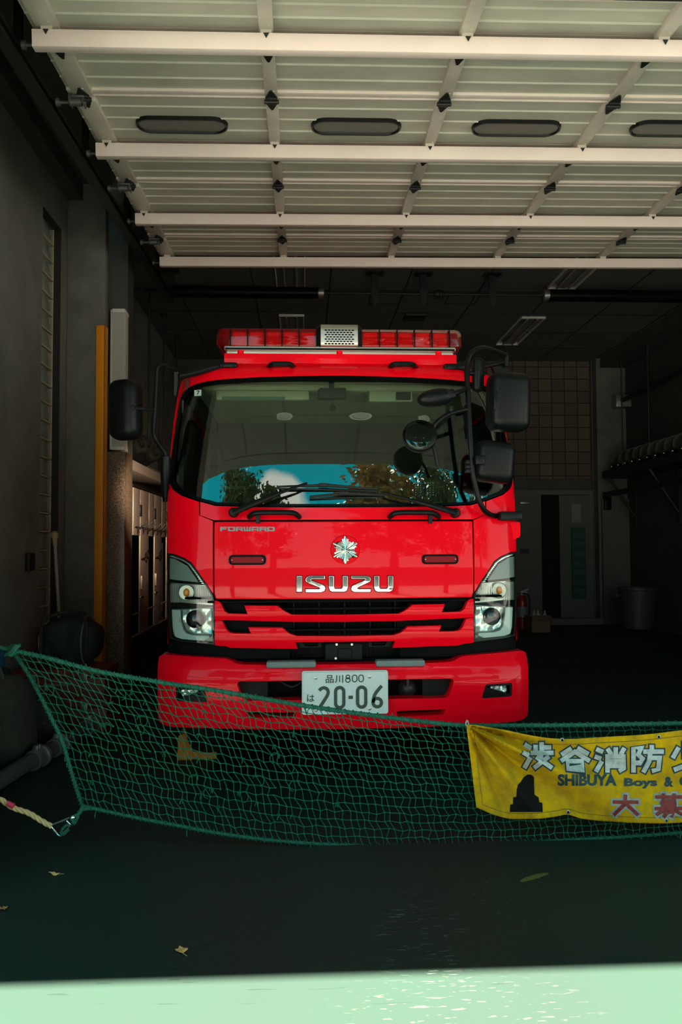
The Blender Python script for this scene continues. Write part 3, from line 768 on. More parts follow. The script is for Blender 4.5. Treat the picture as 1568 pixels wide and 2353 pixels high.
arm = MB().tube([at_local(1198,1184,yr+.25), at_local(1150,1187,yr+.12), at_local(1122,1180,yr+.04), at_local(1106,1160,yr), at_local(1096,1128,yr-.01), at_local(1087,1085,yr-.02), at_local(1082,1020,yr-.02), at_local(1078,940,yr), at_local(1074,875,yr+.02), at_local(1074,838,yr+.04), at_local(1082,814,yr+.05), at_local(1096,803,yr+.08), at_local(1113,800,yr+.12), at_local(1136,806,yr+.2), at_local(1164,817,yr+.28)], .0145, seg=12, sm=3)
q = at_local(1164,822,yr+.28); arm.cyl(q+V((0,0,.02)), q+V((0,0,-.05)), .016, seg=12); arm.tube([q+V((0,0,-.02)), at_local(1140,836,yr+.3), at_local(1112,842,yr+.3)], .014, seg=8)
arm.prism([(0,0),(.03,-.14),(-.04,-.14),(-.09,-.02)], lambda u, v: V((q.x+.01+u, yr+.3, q.z-.02+v)), (0,.04,0))
A = at_local(1143,1176,yr+.1); B = at_local(1195,1197,yr+.1); arm.box((A+B)/2, (B.x-A.x,.14,A.z-B.z), bev=.014)
for py in (1062,1072,1082): arm.box(at_local(1076,py,yr-.01), (.03,.04,.022), bev=.004)
ra = arm.build('mirror_arm', M_BLK, TR)
b, c = m_box(1119, 1217, 858, 992, yr+.06, .16, .055, rot=(0,math.radians(2),math.radians(10)))
mo = b.build('mirror', M_BLK, ra, ang=70, label='large black side mirror housing')
MB().box(c+V((-.055,-.078,-.005)), (.09,.006,.10), rot=(0,math.radians(2),math.radians(10)), bev=.005).build('mirror_plate', M_BLK, mo)
b, c = m_box(1089, 1181, 1014, 1110, yr+.02, .14, .05, rot=(0,math.radians(6),math.radians(8)))
mo = b.build('mirror', M_BLK, ra, ang=70, label='lower black side mirror housing')
MB().box(at_local(1103,1057,yr-.06), (.05,.03,.05), bev=.008).build('mirror_plate', M_BLK, mo)
b, c = m_box(1084, 1114, 822, 901, yr+.06, .05, .022, rot=(0,math.radians(3),math.radians(35)))
b.cyl(at_local(1076,858,yr+.02), at_local(1094,858,yr+.05), .012, seg=10); b.build('mirror', M_BLK, ra, ang=70, label='small flat black mirror on the arm')
c = at_local(1003,914,-.02)
b = MB().ell(c, (.103,.05,.048), 24, rot=Matrix.Rotation(math.radians(-9),4,'Y')); b.tube([at_local(1042,905,-.02), at_local(1056,900,.0), at_local(1072,894,yr)], .013, seg=8); b.box(at_local(1036,906,-.045),(.05,.03,.05),rot=(0,-.3,0),bev=.01)
b.build('mirror', M_BLK, ra, ang=70, label='oval black mirror seen from below')
c = at_local(965,1000,-.03)
b = MB().lathe([(.078,.045),(.088,.03),(.09,.0),(.086,-.006)], c, (.10,1,-.35), 32); 
b.tube([at_local(996,990,.02), at_local(1000,975,.02), at_local(1020,958,.03), at_local(1045,947,.04), at_local(1076,940,yr)], .012, seg=10, sm=3)
b.tube([at_local(992,1015,.02), at_local(1000,1035,.03), at_local(1006,1070,.04)], .010, seg=8)
mo = b.build('mirror', M_BLK, ra, ang=70, label='round convex mirror facing forward')
MB().ell(c+V((-.0005,.0,0)), (.084,.018,.084), 32, rot=Matrix.Rotation(math.radians(-20),4,'X')).build('mirror_glass', mat('dark_mirror', (.045,.06,.055), rough=.03, metal=1), mo)
# red base pod for the mirror arm
pod = MB(); A = at_local(1146,1199,.16); B = at_local(1200,1238,.16)
pod.prism(fillet([(A.x-.03,A.z),(B.x,A.z),(B.x,B.z+.012),(B.x-.05,B.z-.012),(A.x-.02,B.z+.02)], .012, 3), lambda u, v: V((u, .19, v)), (0,.2,0))
pod.build('mirror_pod', M_RED, TR, bevel=.010, bseg=3)

# --- cabin interior
i_ = MB(); i_.bb(-.88,.88,.50,2.0,2.235,2.26); i_.bb(-.80,.80,.47,.66,2.20,2.245,bev=.02); i_.build('headliner', M_CABIN, TR)
for x0, x1, y0, y1 in ((497,711,897,921),(848,948,897,925)):
    A = at_local(x0,y0,.46); B = at_local(x1,y1,.46)
    sv = MB().box((A+B)/2, (B.x-A.x,.022,A.z-B.z), rot=(math.radians(-14),0,0), bev=.009).build('sun_visor', M_CABIN, TR)
    if x0 < 600:
        MB().box(at_local(583,915,.435), (.36,.004,.018), rot=(math.radians(-14),0,0)).build('visor_label', mat('visor_label', (.16,.27,.23), rough=.5), sv)
    else:
        c = at_local(927,910,.435); MB().box(c, (.085,.02,.045), bev=.004).cyl(c+V((.025,-.02,0)), c+V((.025,0,0)), .011).build('visor_meter', M_DGR, sv)
i_ = MB(); q = at_local(752,906,.42); i_.box(q, (.10,.06,.06), rot=(0,0,.2), bev=.006); i_.box(at_local(780,905,.42), (.075,.05,.06), bev=.006); i_.ell(at_local(765,938,.42), (.02,.03,.016)); i_.cyl(at_local(765,925,.42), at_local(765,938,.42), .005)
i_.box(at_local(762,886,.44), (.03,.03,.06)); i_.build('dash_camera', M_CABD, TR)
i_ = MB(); i_.bb(-.9,.9,.34,.80,1.20,1.43,bev=.03); i_.bb(-.72,-.22,.45,.75,1.40,1.50,bev=.03); i_.build('dashboard', M_CABD, TR)
sw = MB(); c = V((-.46,.80,1.50)); q = Matrix.Rotation(math.radians(62),3,'X')
sw.tube([c+q@V((.215*math.cos(2*PI*k/28),.215*math.sin(2*PI*k/28),0)) for k in range(28)], .016, seg=8, closed=True)
sw.tube([c+q@V((-.2,0,0)), c, c+q@V((.2,0,0))], .02, seg=6); sw.tube([c, c+q@V((0,-.2,0))], .02, seg=6); sw.ell(c, (.06,.06,.05)); sw.build('steering_wheel', M_CABD, TR)
for x in (-.46, .1, .50):
    s_ = MB().box((x,1.32,1.05), (.46,.5,.16), bev=.05, seg=3).box((x,1.60,1.40), (.44,.13,.62), rot=(.12,0,0), bev=.05, seg=3).box((x,1.64,1.80), (.25,.09,.18), rot=(.12,0,0), bev=.035, seg=3)
    s_.build('cab_seat', mat('seat_cloth', (.035,.037,.036), rough=.9), TR)
for s in (-1, 1):
    i_ = MB(); i_.bb(s*.90,s*.915,.50,1.95,.9,1.47); i_.bb(s*.86,s*.875,1.36,1.95,1.4,2.24); i_.bb(s*.86,s*.872,.36,1.95,2.10,2.24); i_.bb(s*.885,s*.895,.34,.56,1.45,2.12); i_.build('cab_side_trim', M_CABD, TR)
i_ = MB(); i_.bb(-.90,.90,1.90,1.94,1.0,2.236); i_.build('cab_rear_wall', mat('cabin_rear', (.05,.053,.046), rough=.8), TR)
for k in range(2):                                      # control panels standing on the dash
    A = at_local(948+26*k,1104,.52); i_ = MB().box(at_local(963+27*k,1122,.52), (.062,.03,.085), rot=(-.15,0,0), bev=.004); co = i_.build('switch_panel', M_CABD, TR)
    d = MB()
    for r_ in range(6):
        for c_ in range(2 + k): d.box(at_local(956+26*k+(7 if k else 11)*c_, 1110+5.4*r_, .497), (.006,.006,.005))
    d.build('switches', M_GUIDE, co)
i_ = MB().tube([(-.84,1.88,1.62),(.84,1.88,1.62)], .016); i_.tube([(-.84,1.86,1.74),(.84,1.86,1.74)], .012); i_.build('rear_grab_rail', M_SIL, TR)

# --- chassis, wheels and body behind the cab
b = MB(); b.bb(-.45,.45,.3,7.2,.48,.66); b.bb(-.9,.9,.55,1.6,.75,.86); b.bb(-.35,.35,.5,1.5,.35,.5); b.build('chassis', mat('chassis_black', (.01,.011,.011), rough=.7), TR)
b = MB(); b.bb(-1.0,1.0,2.25,7.3,.55,2.28, bev=.02); b.build('pump_body', M_RED, TR)
for y in (1.02, 5.6):
    for s in (-1, 1):
        w = MB().lathe([(.20,-.11),(.36,-.12),(.40,-.09),(.41,0),(.40,.09),(.36,.12),(.20,.11)], (s*.80, y, .41), (1,0,0), 40).build('wheel', M_RUB, TR)
        MB().lathe([(.21,.02),(.21,-.09),(.17,-.10),(.12,-.05),(.05,-.06)], (s*.80, y, .41), (-s,0,0), 28).build('wheel_rim', M_SIL, w)

# ================================================================= BUILDING
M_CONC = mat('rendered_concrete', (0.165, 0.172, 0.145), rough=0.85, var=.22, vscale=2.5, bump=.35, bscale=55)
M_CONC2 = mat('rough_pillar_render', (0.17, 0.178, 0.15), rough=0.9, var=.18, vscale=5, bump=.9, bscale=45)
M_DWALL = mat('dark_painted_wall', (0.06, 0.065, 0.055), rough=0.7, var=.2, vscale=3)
M_CEIL = mat('ceiling_board', (0.115, 0.128, 0.11), rough=0.8, var=.08, vscale=2)
M_SOFF = mat('soffit_board', (0.085, 0.095, 0.075), rough=0.7)
M_PANEL = mat('door_panel_paint', (0.53, 0.52, 0.425), rough=0.5, spec=.25, var=.10, vscale=3, aniso=(1,3,1))
M_BEAM = mat('door_beam_paint', (0.86, 0.74, 0.66), rough=0.5, var=.10, vscale=4, color2=(.92,.80,.72))
M_STILE = mat('door_stile_paint', (0.58, 0.54, 0.46), rough=0.45, var=.12, vscale=6)
M_IRON = mat('dark_iron', (0.02, 0.022, 0.02), rough=0.5, metal=.3)
M_GALV = mat('galvanised', (0.35, 0.37, 0.34), rough=0.4, metal=.8)
M_ROLL = mat('roller_steel', (0.16, 0.17, 0.155), rough=0.4, metal=.6)
M_TRACK = mat('track_steel', (0.03, 0.032, 0.028), rough=0.4, metal=.4)
M_STEEL = mat('stainless', (0.60, 0.54, 0.47), rough=0.42, metal=.55, rvar=.08, vscale=5, aniso=(1,1,6))

# green painted floor with scratches
def floor_mat():
    m = bpy.data.materials.new('green_floor_paint'); m.use_nodes = True; nt = m.node_tree; N = nt.nodes; L = nt.links; b = N['Principled BSDF']
    tc = N.new('ShaderNodeTexCoord')
    n1 = N.new('ShaderNodeTexNoise'); n1.inputs['Scale'].default_value = 1.1; n1.inputs['Detail'].default_value = 5
    L.new(tc.outputs['Object'], n1.inputs['Vector'])
    r1 = N.new('ShaderNodeValToRGB'); r1.color_ramp.elements[0].position = .3; r1.color_ramp.elements[1].position = .72
    r1.color_ramp.elements[0].color = (.0195,.0305,.0245,1); r1.color_ramp.elements[1].color = (.0165,.0345,.0235,1)
    L.new(n1.outputs['Fac'], r1.inputs['Fac'])
    n2 = N.new('ShaderNodeTexNoise'); n2.inputs['Scale'].default_value = 45; n2.inputs['Detail'].default_value = 8; n2.inputs['Roughness'].default_value = .8
    L.new(tc.outputs['Object'], n2.inputs['Vector'])
    r2 = N.new('ShaderNodeValToRGB'); r2.color_ramp.elements[0].position = .70; r2.color_ramp.elements[1].position = .74; r2.color_ramp.elements[0].color = (0,0,0,1); r2.color_ramp.elements[1].color = (.22,.22,.22,1)
    L.new(n2.outputs['Fac'], r2.inputs['Fac'])
    mx = N.new('ShaderNodeMix'); mx.data_type = 'RGBA'; mx.blend_type = 'MIX'
    L.new(r2.outputs['Color'], mx.inputs['Factor']); L.new(r1.outputs['Color'], mx.inputs[6]); mx.inputs[7].default_value = (.10,.105,.095,1)
    # wheel scuffs: stretched noise inside two worn tracks
    def scuff(prev, scale, thr, cx, cy, rx, ry, col, rot=0):
        mp = N.new('ShaderNodeMapping'); mp.inputs['Scale'].default_value = scale; mp.inputs['Rotation'].default_value = (0,0,rot); L.new(tc.outputs['Object'], mp.inputs['Vector'])
        nz = N.new('ShaderNodeTexNoise'); nz.inputs['Scale'].default_value = 1; nz.inputs['Detail'].default_value = 3; L.new(mp.outputs['Vector'], nz.inputs['Vector'])
        st = N.new('ShaderNodeMapRange'); st.inputs['From Min'].default_value = thr; st.inputs['From Max'].default_value = thr+.02; L.new(nz.outputs['Fac'], st.inputs['Value'])
        m2 = N.new('ShaderNodeMapping'); m2.inputs['Location'].default_value = (-cx/rx, -cy/ry, 0); m2.inputs['Scale'].default_value = (1/rx, 1/ry, 0); L.new(tc.outputs['Object'], m2.inputs['Vector'])
        ln = N.new('ShaderNodeVectorMath'); ln.operation = 'LENGTH'; L.new(m2.outputs['Vector'], ln.inputs[0])
        fa = N.new('ShaderNodeMapRange'); fa.inputs['From Min'].default_value = 1.0; fa.inputs['From Max'].default_value = .35; L.new(ln.outputs['Value'], fa.inputs['Value'])
        mu = N.new('ShaderNodeMath'); mu.operation = 'MULTIPLY'; L.new(st.outputs['Result'], mu.inputs[0]); L.new(fa.outputs['Result'], mu.inputs[1])
        q = N.new('ShaderNodeMix'); q.data_type = 'RGBA'; L.new(mu.outputs[0], q.inputs['Factor']); L.new(prev, q.inputs[6]); q.inputs[7].default_value = col + (1,)
        return q.outputs[2]
    c = scuff(mx.outputs[2], (14,110,1), .63, .40, 2.72, .22, .42, (.12,.14,.13))
    c = scuff(c, (60,60,1), .64, .75, 2.95, .22, .45, (.05,.09,.075), .6)
    c = scuff(c, (20,70,1), .62, .45, 2.25, .45, .30, (.055,.052,.044))
    c = scuff(c, (5,60,1), .66, -.1, 2.6, 1.3, .35, (.006,.016,.013), .5)
    L.new(c, b.inputs['Base Color'])
    rr = N.new('ShaderNodeMapRange'); rr.inputs['To Min'].default_value = .38; rr.inputs['To Max'].default_value = .62; L.new(n1.outputs['Fac'], rr.inputs['Value']); L.new(rr.outputs['Result'], b.inputs['Roughness'])
    b.inputs['Specular IOR Level'].default_value = .12
    return m
M_FLOOR = floor_mat()
def struct(b, name, m, ang=35, bevel=0, **k):
    o = b.build(name, m, None, origin=(0,0,0), kind='structure', ang=ang, bevel=bevel, **k); return o

YB = 13.16; XL = -2.1; XR = 5.35; PY = 7.1
struct(MB().bb(-2.6, 7.5, -2.0, 13.6, -.2, 0), 'floor', M_FLOOR)
struct(MB().bb(-14, 16, -22, -2.0, -.21, -.01), 'pavement', mat('street_asphalt', (.12,.108,.098), rough=.9, var=.2, vscale=3))
# left wall with a slot for the glass blocks
wy0, wy1 = at_x(99, 472, XL)[1], at_x(141, 525, XL)[1]; wz1 = at_x(99, 472, XL)[2]; wz0 = .35
w = MB(); w.bb(XL-.32, XL, 3.35, wy0, 0, 4.6); w.bb(XL-.32, XL, wy1, YB, 0, 4.6); w.bb(XL-.32, XL, wy0, wy1, wz1, 4.6); w.bb(XL-.32, XL, wy0, wy1, 0, wz0)
struct(w, 'wall_left', M_CONC)
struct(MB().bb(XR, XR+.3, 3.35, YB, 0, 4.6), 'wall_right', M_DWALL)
# glass block window
wf = thing('window_1', 'narrow vertical glass block window in the left wall', 'window', (XL-.2, (wy0+wy1)/2, wz0)); wf['kind'] = 'structure'
M_MORT = mat('block_mortar', (.42,.38,.26), rough=.8)
M_GB = mat('glass_block', (.26,.32,.26), rough=.12, coat=.6, bump=.4, bscale=30)
nb = 24; hb = (wz1-wz0)/nb
f = MB()
for k in range(nb+1): f.bb(XL-.20, XL-.058, wy0+.005, wy1-.005, wz0+k*hb-.007, wz0+k*hb+.007)
f.bb(XL-.20, XL-.058, wy0, wy0+.014, wz0, wz1); f.bb(XL-.20, XL-.058, wy1-.014, wy1, wz0, wz1)
f.build('window_frame', M_MORT, wf, bevel=.002)
dl = MB()
for k in range(nb):
    MB().bb(XL-.20, XL-.064, wy0+.016, wy1-.016, wz0+k*hb+.009, wz0+(k+1)*hb-.009, bev=.012).build('glass_block', M_GB, wf)
f = MB(); f.bb(XL-.31, XL-.0, wy1-.012, wy1+.001, wz0, wz1); f.bb(XL-.31, XL, wy0, wy1, wz1-.012, wz1+.001)
f.build('window_reveal', mat('reveal_black', (.015,.016,.013), rough=.7), wf)
# beams and pillars on the left
px0, px1 = at_y(152, 900, PY)[0], at_y(240, 900, PY)[0]
struct(MB().bb(XL, px1, PY, PY+.12, 0, 4.56, bev=.012), 'trim_1', M_CONC2)
bx = at_z(187, 455, 4.40)[0]
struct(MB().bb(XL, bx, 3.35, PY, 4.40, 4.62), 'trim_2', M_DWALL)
struct(MB().bb(bx, XR, 3.35, 7.7, 4.55, 4.72), 'ceiling', M_SOFF)
c = MB(); c.bb(XL, XR, 7.7, YB, 4.40, 4.62)
struct(c, 'ceiling_rear', M_CEIL)
s = MB()
for x in (-1.5,-.59,.32,1.23,2.14,3.05,3.96,4.87): s.bb(x-.006, x+.006, 7.7, YB, 4.394, 4.402)
for y in (8.61,9.52,10.43,11.34,12.25): s.bb(XL, XR, y-.006, y+.006, 4.394, 4.402)
struct(s, 'trim_3', M_IRON)
p2x0, p2x1 = at_y(240, 1038, 7.5)[0], at_y(289, 1038, 7.5)[0]
struct(MB().bb(p2x0-.25, p2x1, 7.55, 7.8, 0, 4.56), 'trim_4', mat('dark_pillar_paint', (.075,.08,.068), rough=.6, var=.15, vscale=4))
# front wall: jambs, header, overhang
f = MB(); f.bb(-6, -1.31, 3.08, 3.35, 0, 6.5); f.bb(4.95, 9, 3.08, 3.35, 0, 6.5); f.bb(-1.31, 4.95, 3.08, 3.35, 3.74, 6.5)
struct(f, 'wall_front', M_CONC)
YE = -.60; ZS = 4.45
so = struct(MB().bb(-7, 10, YE, 3.08, ZS, ZS+.35), 'soffit', M_SOFF)
s = MB()
for x in (-3.1,-2.17,-1.24,-.31,.62,1.60,2.53,3.46): s.bb(x-.016, x+.016, YE+.1, 3.08, ZS-.004, ZS+.004)
for y in (-.2,1.0,2.2): s.bb(-7, 10, y-.016, y+.016, ZS-.004, ZS+.004)
struct(s, 'trim_5', M_IRON)
M_LAMPW = mat('lamp_white', (.75,.75,.70), rough=.4)
for i, x in enumerate((-.31,.62,1.60)):
    t = thing('downlight', ['round white downlight in the soffit, left of three','round white downlight in the soffit, middle of three','round white downlight in the soffit, right of three'][i], 'ceiling light', (x, 1.0, ZS), 'soffit downlights')
    MB().lathe([(.13,.0),(.13,-.012),(.10,-.016),(.09,.0)], (x, 1.0, ZS), (0,0,1), 32).build('lamp_ring', M_LAMPW, t)
    MB().lathe([(.088,.0),(.088,-.006),(.02,-.012)], (x, 1.0, ZS), (0,0,1), 24).build('lamp_diffuser', M_GUIDE, t)
# right beam and rear wall
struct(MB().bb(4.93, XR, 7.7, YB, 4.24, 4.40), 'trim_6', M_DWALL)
def brick_mat(name, c1, c2, mort, bw, bh):
    m = bpy.data.materials.new(name); m.use_nodes = True; nt = m.node_tree; N = nt.nodes; L = nt.links; b = N['Principled BSDF']
    tc = N.new('ShaderNodeTexCoord'); mp = N.new('ShaderNodeMapping'); mp.inputs['Rotation'].default_value = (PI/2,0,0); L.new(tc.outputs['Object'], mp.inputs['Vector'])
    br = N.new('ShaderNodeTexBrick'); br.offset = 0.0; br.squash = .55; br.squash_frequency = 1
    br.inputs['Scale'].default_value = 1; br.inputs['Brick Width'].default_value = bw; br.inputs['Row Height'].default_value = bh; br.inputs['Mortar Size'].default_value = .008
    br.inputs['Color1'].default_value = c1+(1,); br.inputs['Color2'].default_value = c2+(1,); br.inputs['Mortar'].default_value = mort+(1,)
    L.new(mp.outputs['Vector'], br.inputs['Vector']); L.new(br.outputs['Color'], b.inputs['Base Color']); b.inputs['Roughness'].default_value = .9
    return m
bwx0, bwx1 = at_y(1100, 950, YB)[0], at_y(1354, 950, YB)[0]; bz = at_y(1300, 1101, YB)[2]
M_BRK = brick_mat('concrete_blocks', (.17,.135,.085), (.11,.095,.068), (.03,.028,.022), .40, .205)
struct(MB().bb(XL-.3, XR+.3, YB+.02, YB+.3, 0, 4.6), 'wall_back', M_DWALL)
bw = MB()                                                       # the block infill, each block a shallow box
bwo = MB().bb(bwx0, bwx1, YB-.02, YB+.02, bz, 4.40); struct(bwo, 'trim_7', M_BRK)
dpx = [at_y(x, 1200, YB)[0] for x in (1190,1242,1282,1348,1362)]; dz = at_y(1290, 1137, YB)[2]
struct(MB().bb(dpx[4], at_y(1376,1200,YB)[0], YB-.06, YB+.02, 0, 4.40), 'trim_8', M_CONC)
struct(MB().bb(4.86, XR, 12.9, YB, 0, 4.40), 'trim_9', M_CONC)
# back doorway
d = thing('door_1', 'dark double doorway in the back wall standing half open', 'door', ((dpx[0]+dpx[4])/2, YB, 0)); d['kind'] = 'structure'
f = MB(); f.bb(dpx[0]-.5, dpx[4], YB-.04, YB, dz, dz+.07); f.bb(dpx[4]-.07, dpx[4], YB-.04, YB, .1, dz); f.bb(dpx[0]-.5, dpx[4]+.1, YB-.3, YB, 0, .1)
f.build('door_frame', mat('door_frame_paint', (.13,.135,.115), rough=.6), d)
M_DOOR = mat('grey_door_paint', (.11,.12,.10), rough=.6)
lf = MB().bb(dpx[0]-.45, dpx[1], YB-.06, YB-.02, .1, dz).build('door_leaf', M_DOOR, d)
MB().bb(at_y(1192,1147,YB)[0], at_y(1217,1147,YB)[0], YB-.11, YB-.06, dz-.16, dz-.12, bev=.008).build('door_closer', M_GALV, lf)
MB().bb(at_y(1193,1266,YB)[0], at_y(1214,1266,YB)[0], YB-.065, YB-.06, at_y(1200,1272,YB)[2], at_y(1200,1261,YB)[2]).build('door_plate', M_IRON, lf)
lf = MB().bb(dpx[2], dpx[3]+.03, YB-.10, YB-.06, .1, dz-.02).build('door_leaf', M_DOOR, d)
MB().bb(dpx[1], dpx[2], YB-.03, YB+.015, .1, dz).build('dark_opening', mat('opening_black', (.004,.004,.004), rough=.9), d)
def wall_px(b, x0, x1, y0, y1, Y, th, **k):
    A = at_y(x0, y0, Y); B = at_y(x1, y1, Y); return b.bb(A[0], B[0], Y-th, Y, B[2], A[2], **k)
t = tag(wall_px(MB(), 1314,1336,1158,1200, YB-.10, .004).build('paper_notice', mat('paper_dim', (.22,.24,.20), rough=.8)), 'white paper notice hanging above the green pocket organiser on the door leaf', 'notice')
A = at_y(1312,1212,YB-.10); B = at_y(1348,1376,YB-.10)
o = thing('pocket_organizer', 'tall green pocket organiser hanging on the back door leaf', 'organiser', ((A[0]+B[0])/2, YB-.11, B[2]))
MB().bb(A[0], B[0], YB-.112, YB-.10, B[2], A[2]).build('backing', mat('organizer_green', (.02,.085,.05), rough=.8), o)
for k in range(7):
    z = A[2]-.08-k*(A[2]-B[2]-.1)/7; MB().bb(A[0]+.01, B[0]-.01, YB-.135, YB-.112, z-.10, z, bev=.008).build('pocket', mat('organizer_pocket', (.03,.11,.07), rough=.7), o)
# fire extinguisher, carton, shelf items at the back
def extinguisher(x, y):
    t = thing('fire_extinguisher', 'red fire extinguisher standing on the floor by the back door', 'fire extinguisher', (x, y, 0))
    MB().lathe([(.07,0),(.08,.01),(.08,.42),(.07,.48),(.03,.53)], (x,y,0), (0,0,1), 24).build('cylinder', mat('ext_red', (.30,.015,.012), rough=.3), t)
    MB().lathe([(.0812,.20),(.0812,.36)], (x,y,0), (0,0,1), 24).build('paper_label', mat('ext_label', (.22,.25,.28), rough=.5), t)
    MB().cyl((x,y,.52),(x,y,.58),.02).box((x+.04,y,.60),(.14,.02,.015),rot=(0,-.3,0)).box((x+.03,y,.575),(.12,.02,.012)).build('valve_handle', M_GALV, t)
    MB().tube([(x,y-.02,.56),(x+.10,y-.03,.52),(x+.11,y-.03,.3),(x+.09,y-.03,.12)], .012, sm=4).build('hose', M_RUB, t)
P = at_z(1201,1447,0); extinguisher(P[0], P[1])
P = at_z(1244,1455,0); M_CARD = mat('cardboard', (.20,.15,.09), rough=.9)
t = thing('cardboard_box', 'small cardboard box on the floor beside the extinguisher, filled with bottles', 'box', P)
w_ = .30; b = MB(); x, y = P[0], P[1]
b.bb(x-w_/2,x+w_/2,y,y+.01,0,.24); b.bb(x-w_/2,x+w_/2,y+.3,y+.31,0,.24); b.bb(x-w_/2,x-w_/2+.01,y,y+.3,0,.24); b.bb(x+w_/2-.01,x+w_/2,y,y+.3,0,.24); b.bb(x-w_/2,x+w_/2,y,y+.3,0,.01)
b.build('carton', M_CARD, t)
b = MB(); b.box((x,y-.05,.235),(w_,.11,.006),rot=(.5,0,0)); b.build('flap', M_CARD, t)
for k, (dx, dy, rx) in enumerate(((-.085,.1,.1),(.005,.14,-.05),(.085,.1,.05))):
    b = MB(); q = V((x+dx, y+dy, .05)); u = V((rx*.5, 0, 1)).normalized(); b.cyl(q, q+u*.20, .032, seg=14).cyl(q+u*.20, q+u*.25, .032, .012, seg=14).cyl(q+u*.25, q+u*.275, .013, seg=10)
    tag(b.build('plastic_bottle', mat('clear_bottle', (.45,.5,.48), rough=.15)), ['clear plastic bottle at the left end of the cardboard box','clear plastic bottle in the middle of the cardboard box','clear plastic bottle at the right end of the cardboard box'][k], 'bottle', 'bottles in the cardboard box')
# trash bin
P = at_z(1500,1456,0); x, y = P[0]-.10, P[1]+.28
t = thing('waste_bin', 'large grey round waste bin at the back right of the garage', 'bin', (x, y, 0))
M_BIN = mat('bin_plastic', (.06,.065,.055), rough=.5)
MB().lathe([(.22,.05),(.23,.06),(.27,.62),(.285,.63),(.285,.66),(.25,.66),(.21,.08)], (x,y,0), (0,0,1), 32).build('bin_body', M_BIN, t)
for s_ in (-1,1): MB().tube([(x+s_*.27,y-.05,.55),(x+s_*.33,y-.05,.52),(x+s_*.33,y+.05,.52),(x+s_*.27,y+.05,.55)], .012).build('bin_handle', M_BIN, t)
for k in range(4):
    b = MB(); a = PI/4+k*PI/2; b.lathe([(.025,-.015),(.025,.015)], (x+.16*math.cos(a), y+.16*math.sin(a), .027), (1,0,0), 12); b.cyl((x+.16*math.cos(a), y+.16*math.sin(a), .03),(x+.16*math.cos(a), y+.16*math.sin(a), .07),.01)
    b.build('castor', M_RUB, t)
b = MB().lathe([(.15,-.05),(.20,-.06),(.205,0),(.20,.06),(.15,.05)], (P[0]+.66,P[1]-.1,.21), (1,.25,0), 32)
t = thing('hose_reel', 'dark wheeled hose reel beside the waste bin', 'hose reel', (P[0]+.66,P[1]-.1,0)); b.build('tyre', M_RUB, t)
MB().lathe([(.15,-.07),(.15,.07),(.05,.08)], (P[0]+.66,P[1]-.1,.21), (1,.25,0), 24).build('hub', M_GALV, t)
MB().tube([(P[0]+.62,P[1]-.1,.21),(P[0]+.55,P[1]+.1,.6),(P[0]+.55,P[1]+.2,.95)], .015).build('handle', M_GALV, t)
# broom, speaker, notice, lock-up behind the bin
x, y = at_y(1500,1350,12.7)[0], 12.72
t = thing('floor_brush', 'long wooden-handled floor brush leaning upright behind the waste bin', 'brush', (x, y, .0))
MB().tube([(x,y,.04),(x+.03,y,1.05)], .013).build('handle', mat('dull_wood', (.16,.12,.07), rough=.7), t)
MB().bb(x-.17,x+.17,y-.03,y+.03,0,.08,bev=.01).build('brush_head', M_RUB, t)
tag(wall_px(MB(), 1384,1400,1143,1172, 12.9, .12, bev=.01).build('wall_speaker', M_BLK), 'small black box speaker fixed on the rear pier', 'speaker')
b = wall_px(MB(), 1485,1503,1133,1148, 12.86, .006).build('warning_sign', mat('pale_orange_sign', (.75,.50,.34), rough=.5)); tag(b, 'small pale sign with red lettering high above the floor brush', 'sign')
b2 = MB()
for k in range(4): wall_px(b2, 1487+3.8*k, 1489.6+3.8*k, 1141, 1145, 12.852, .003)
b2.build('sign_lettering', mat('sign_red', (.6,.05,.03)), b)
struct(MB().bb(4.9, XR, 12.84, 12.9, 0, 2.06), 'door_2', M_DOOR)
# right-hand hose shelf with nozzles
S0 = at_y(1380,1075,12.6); xs_ = 4.9
t = thing('wall_shelf', 'dark steel bracket shelf along the right wall carrying hose couplings', 'shelf', (XR-.2, 10.6, 2.3))
zt = S0[2]-.05
yA = 12.7; P2 = at_x(1568, 1000, 4.92); yN = 7.9
MB().bb(4.86,XR,yN,yA,zt-.12,zt).bb(4.86,4.92,yN,yA,zt-.42,zt-.34).build('shelf_board', M_IRON, t)
for k in range(4):
    yy = yA-.15-k*1.5; MB().tube([(4.9,yy,zt-.1),(XR-.02,yy,zt-.75)], .022).bb(XR-.04,XR,yy-.03,yy+.03,zt-.9,zt).build('bracket', M_IRON, t)
M_NOZ = mat('coupling_metal', (.45,.43,.36), rough=.18, metal=1.0)
M_HOSE = mat('hose_canvas', (.10,.10,.085), rough=.9, var=.3, vscale=20)
nn = 16
for k in range(nn):
    yy = yA-.25-k*(yA-.6-yN)/nn; r = .085
    t = thing('rolled_fire_hose', ('rolled canvas hose with brass coupling, number %d from the far end of the right shelf' % (k+1)), 'fire hose', (5.08, yy, zt), 'rolled hoses on the right wall shelf')
    b = MB()
    for rr in (.15,.12,.09): b.lathe([(rr,-.035),(rr,.035),(rr-.022,.035),(rr-.022,-.035)], (5.08,yy,zt+.15), (.35,1,0), 20)
    b.build('hose_roll', M_HOSE, t)
    MB().cyl((4.97,yy-.02,zt+.05),(4.88,yy-.04,zt+.05),.038,.045,seg=16).cyl((4.885,yy-.04,zt+.05),(4.865,yy-.045,zt+.05),.030,seg=16).build('coupling', M_NOZ, t)

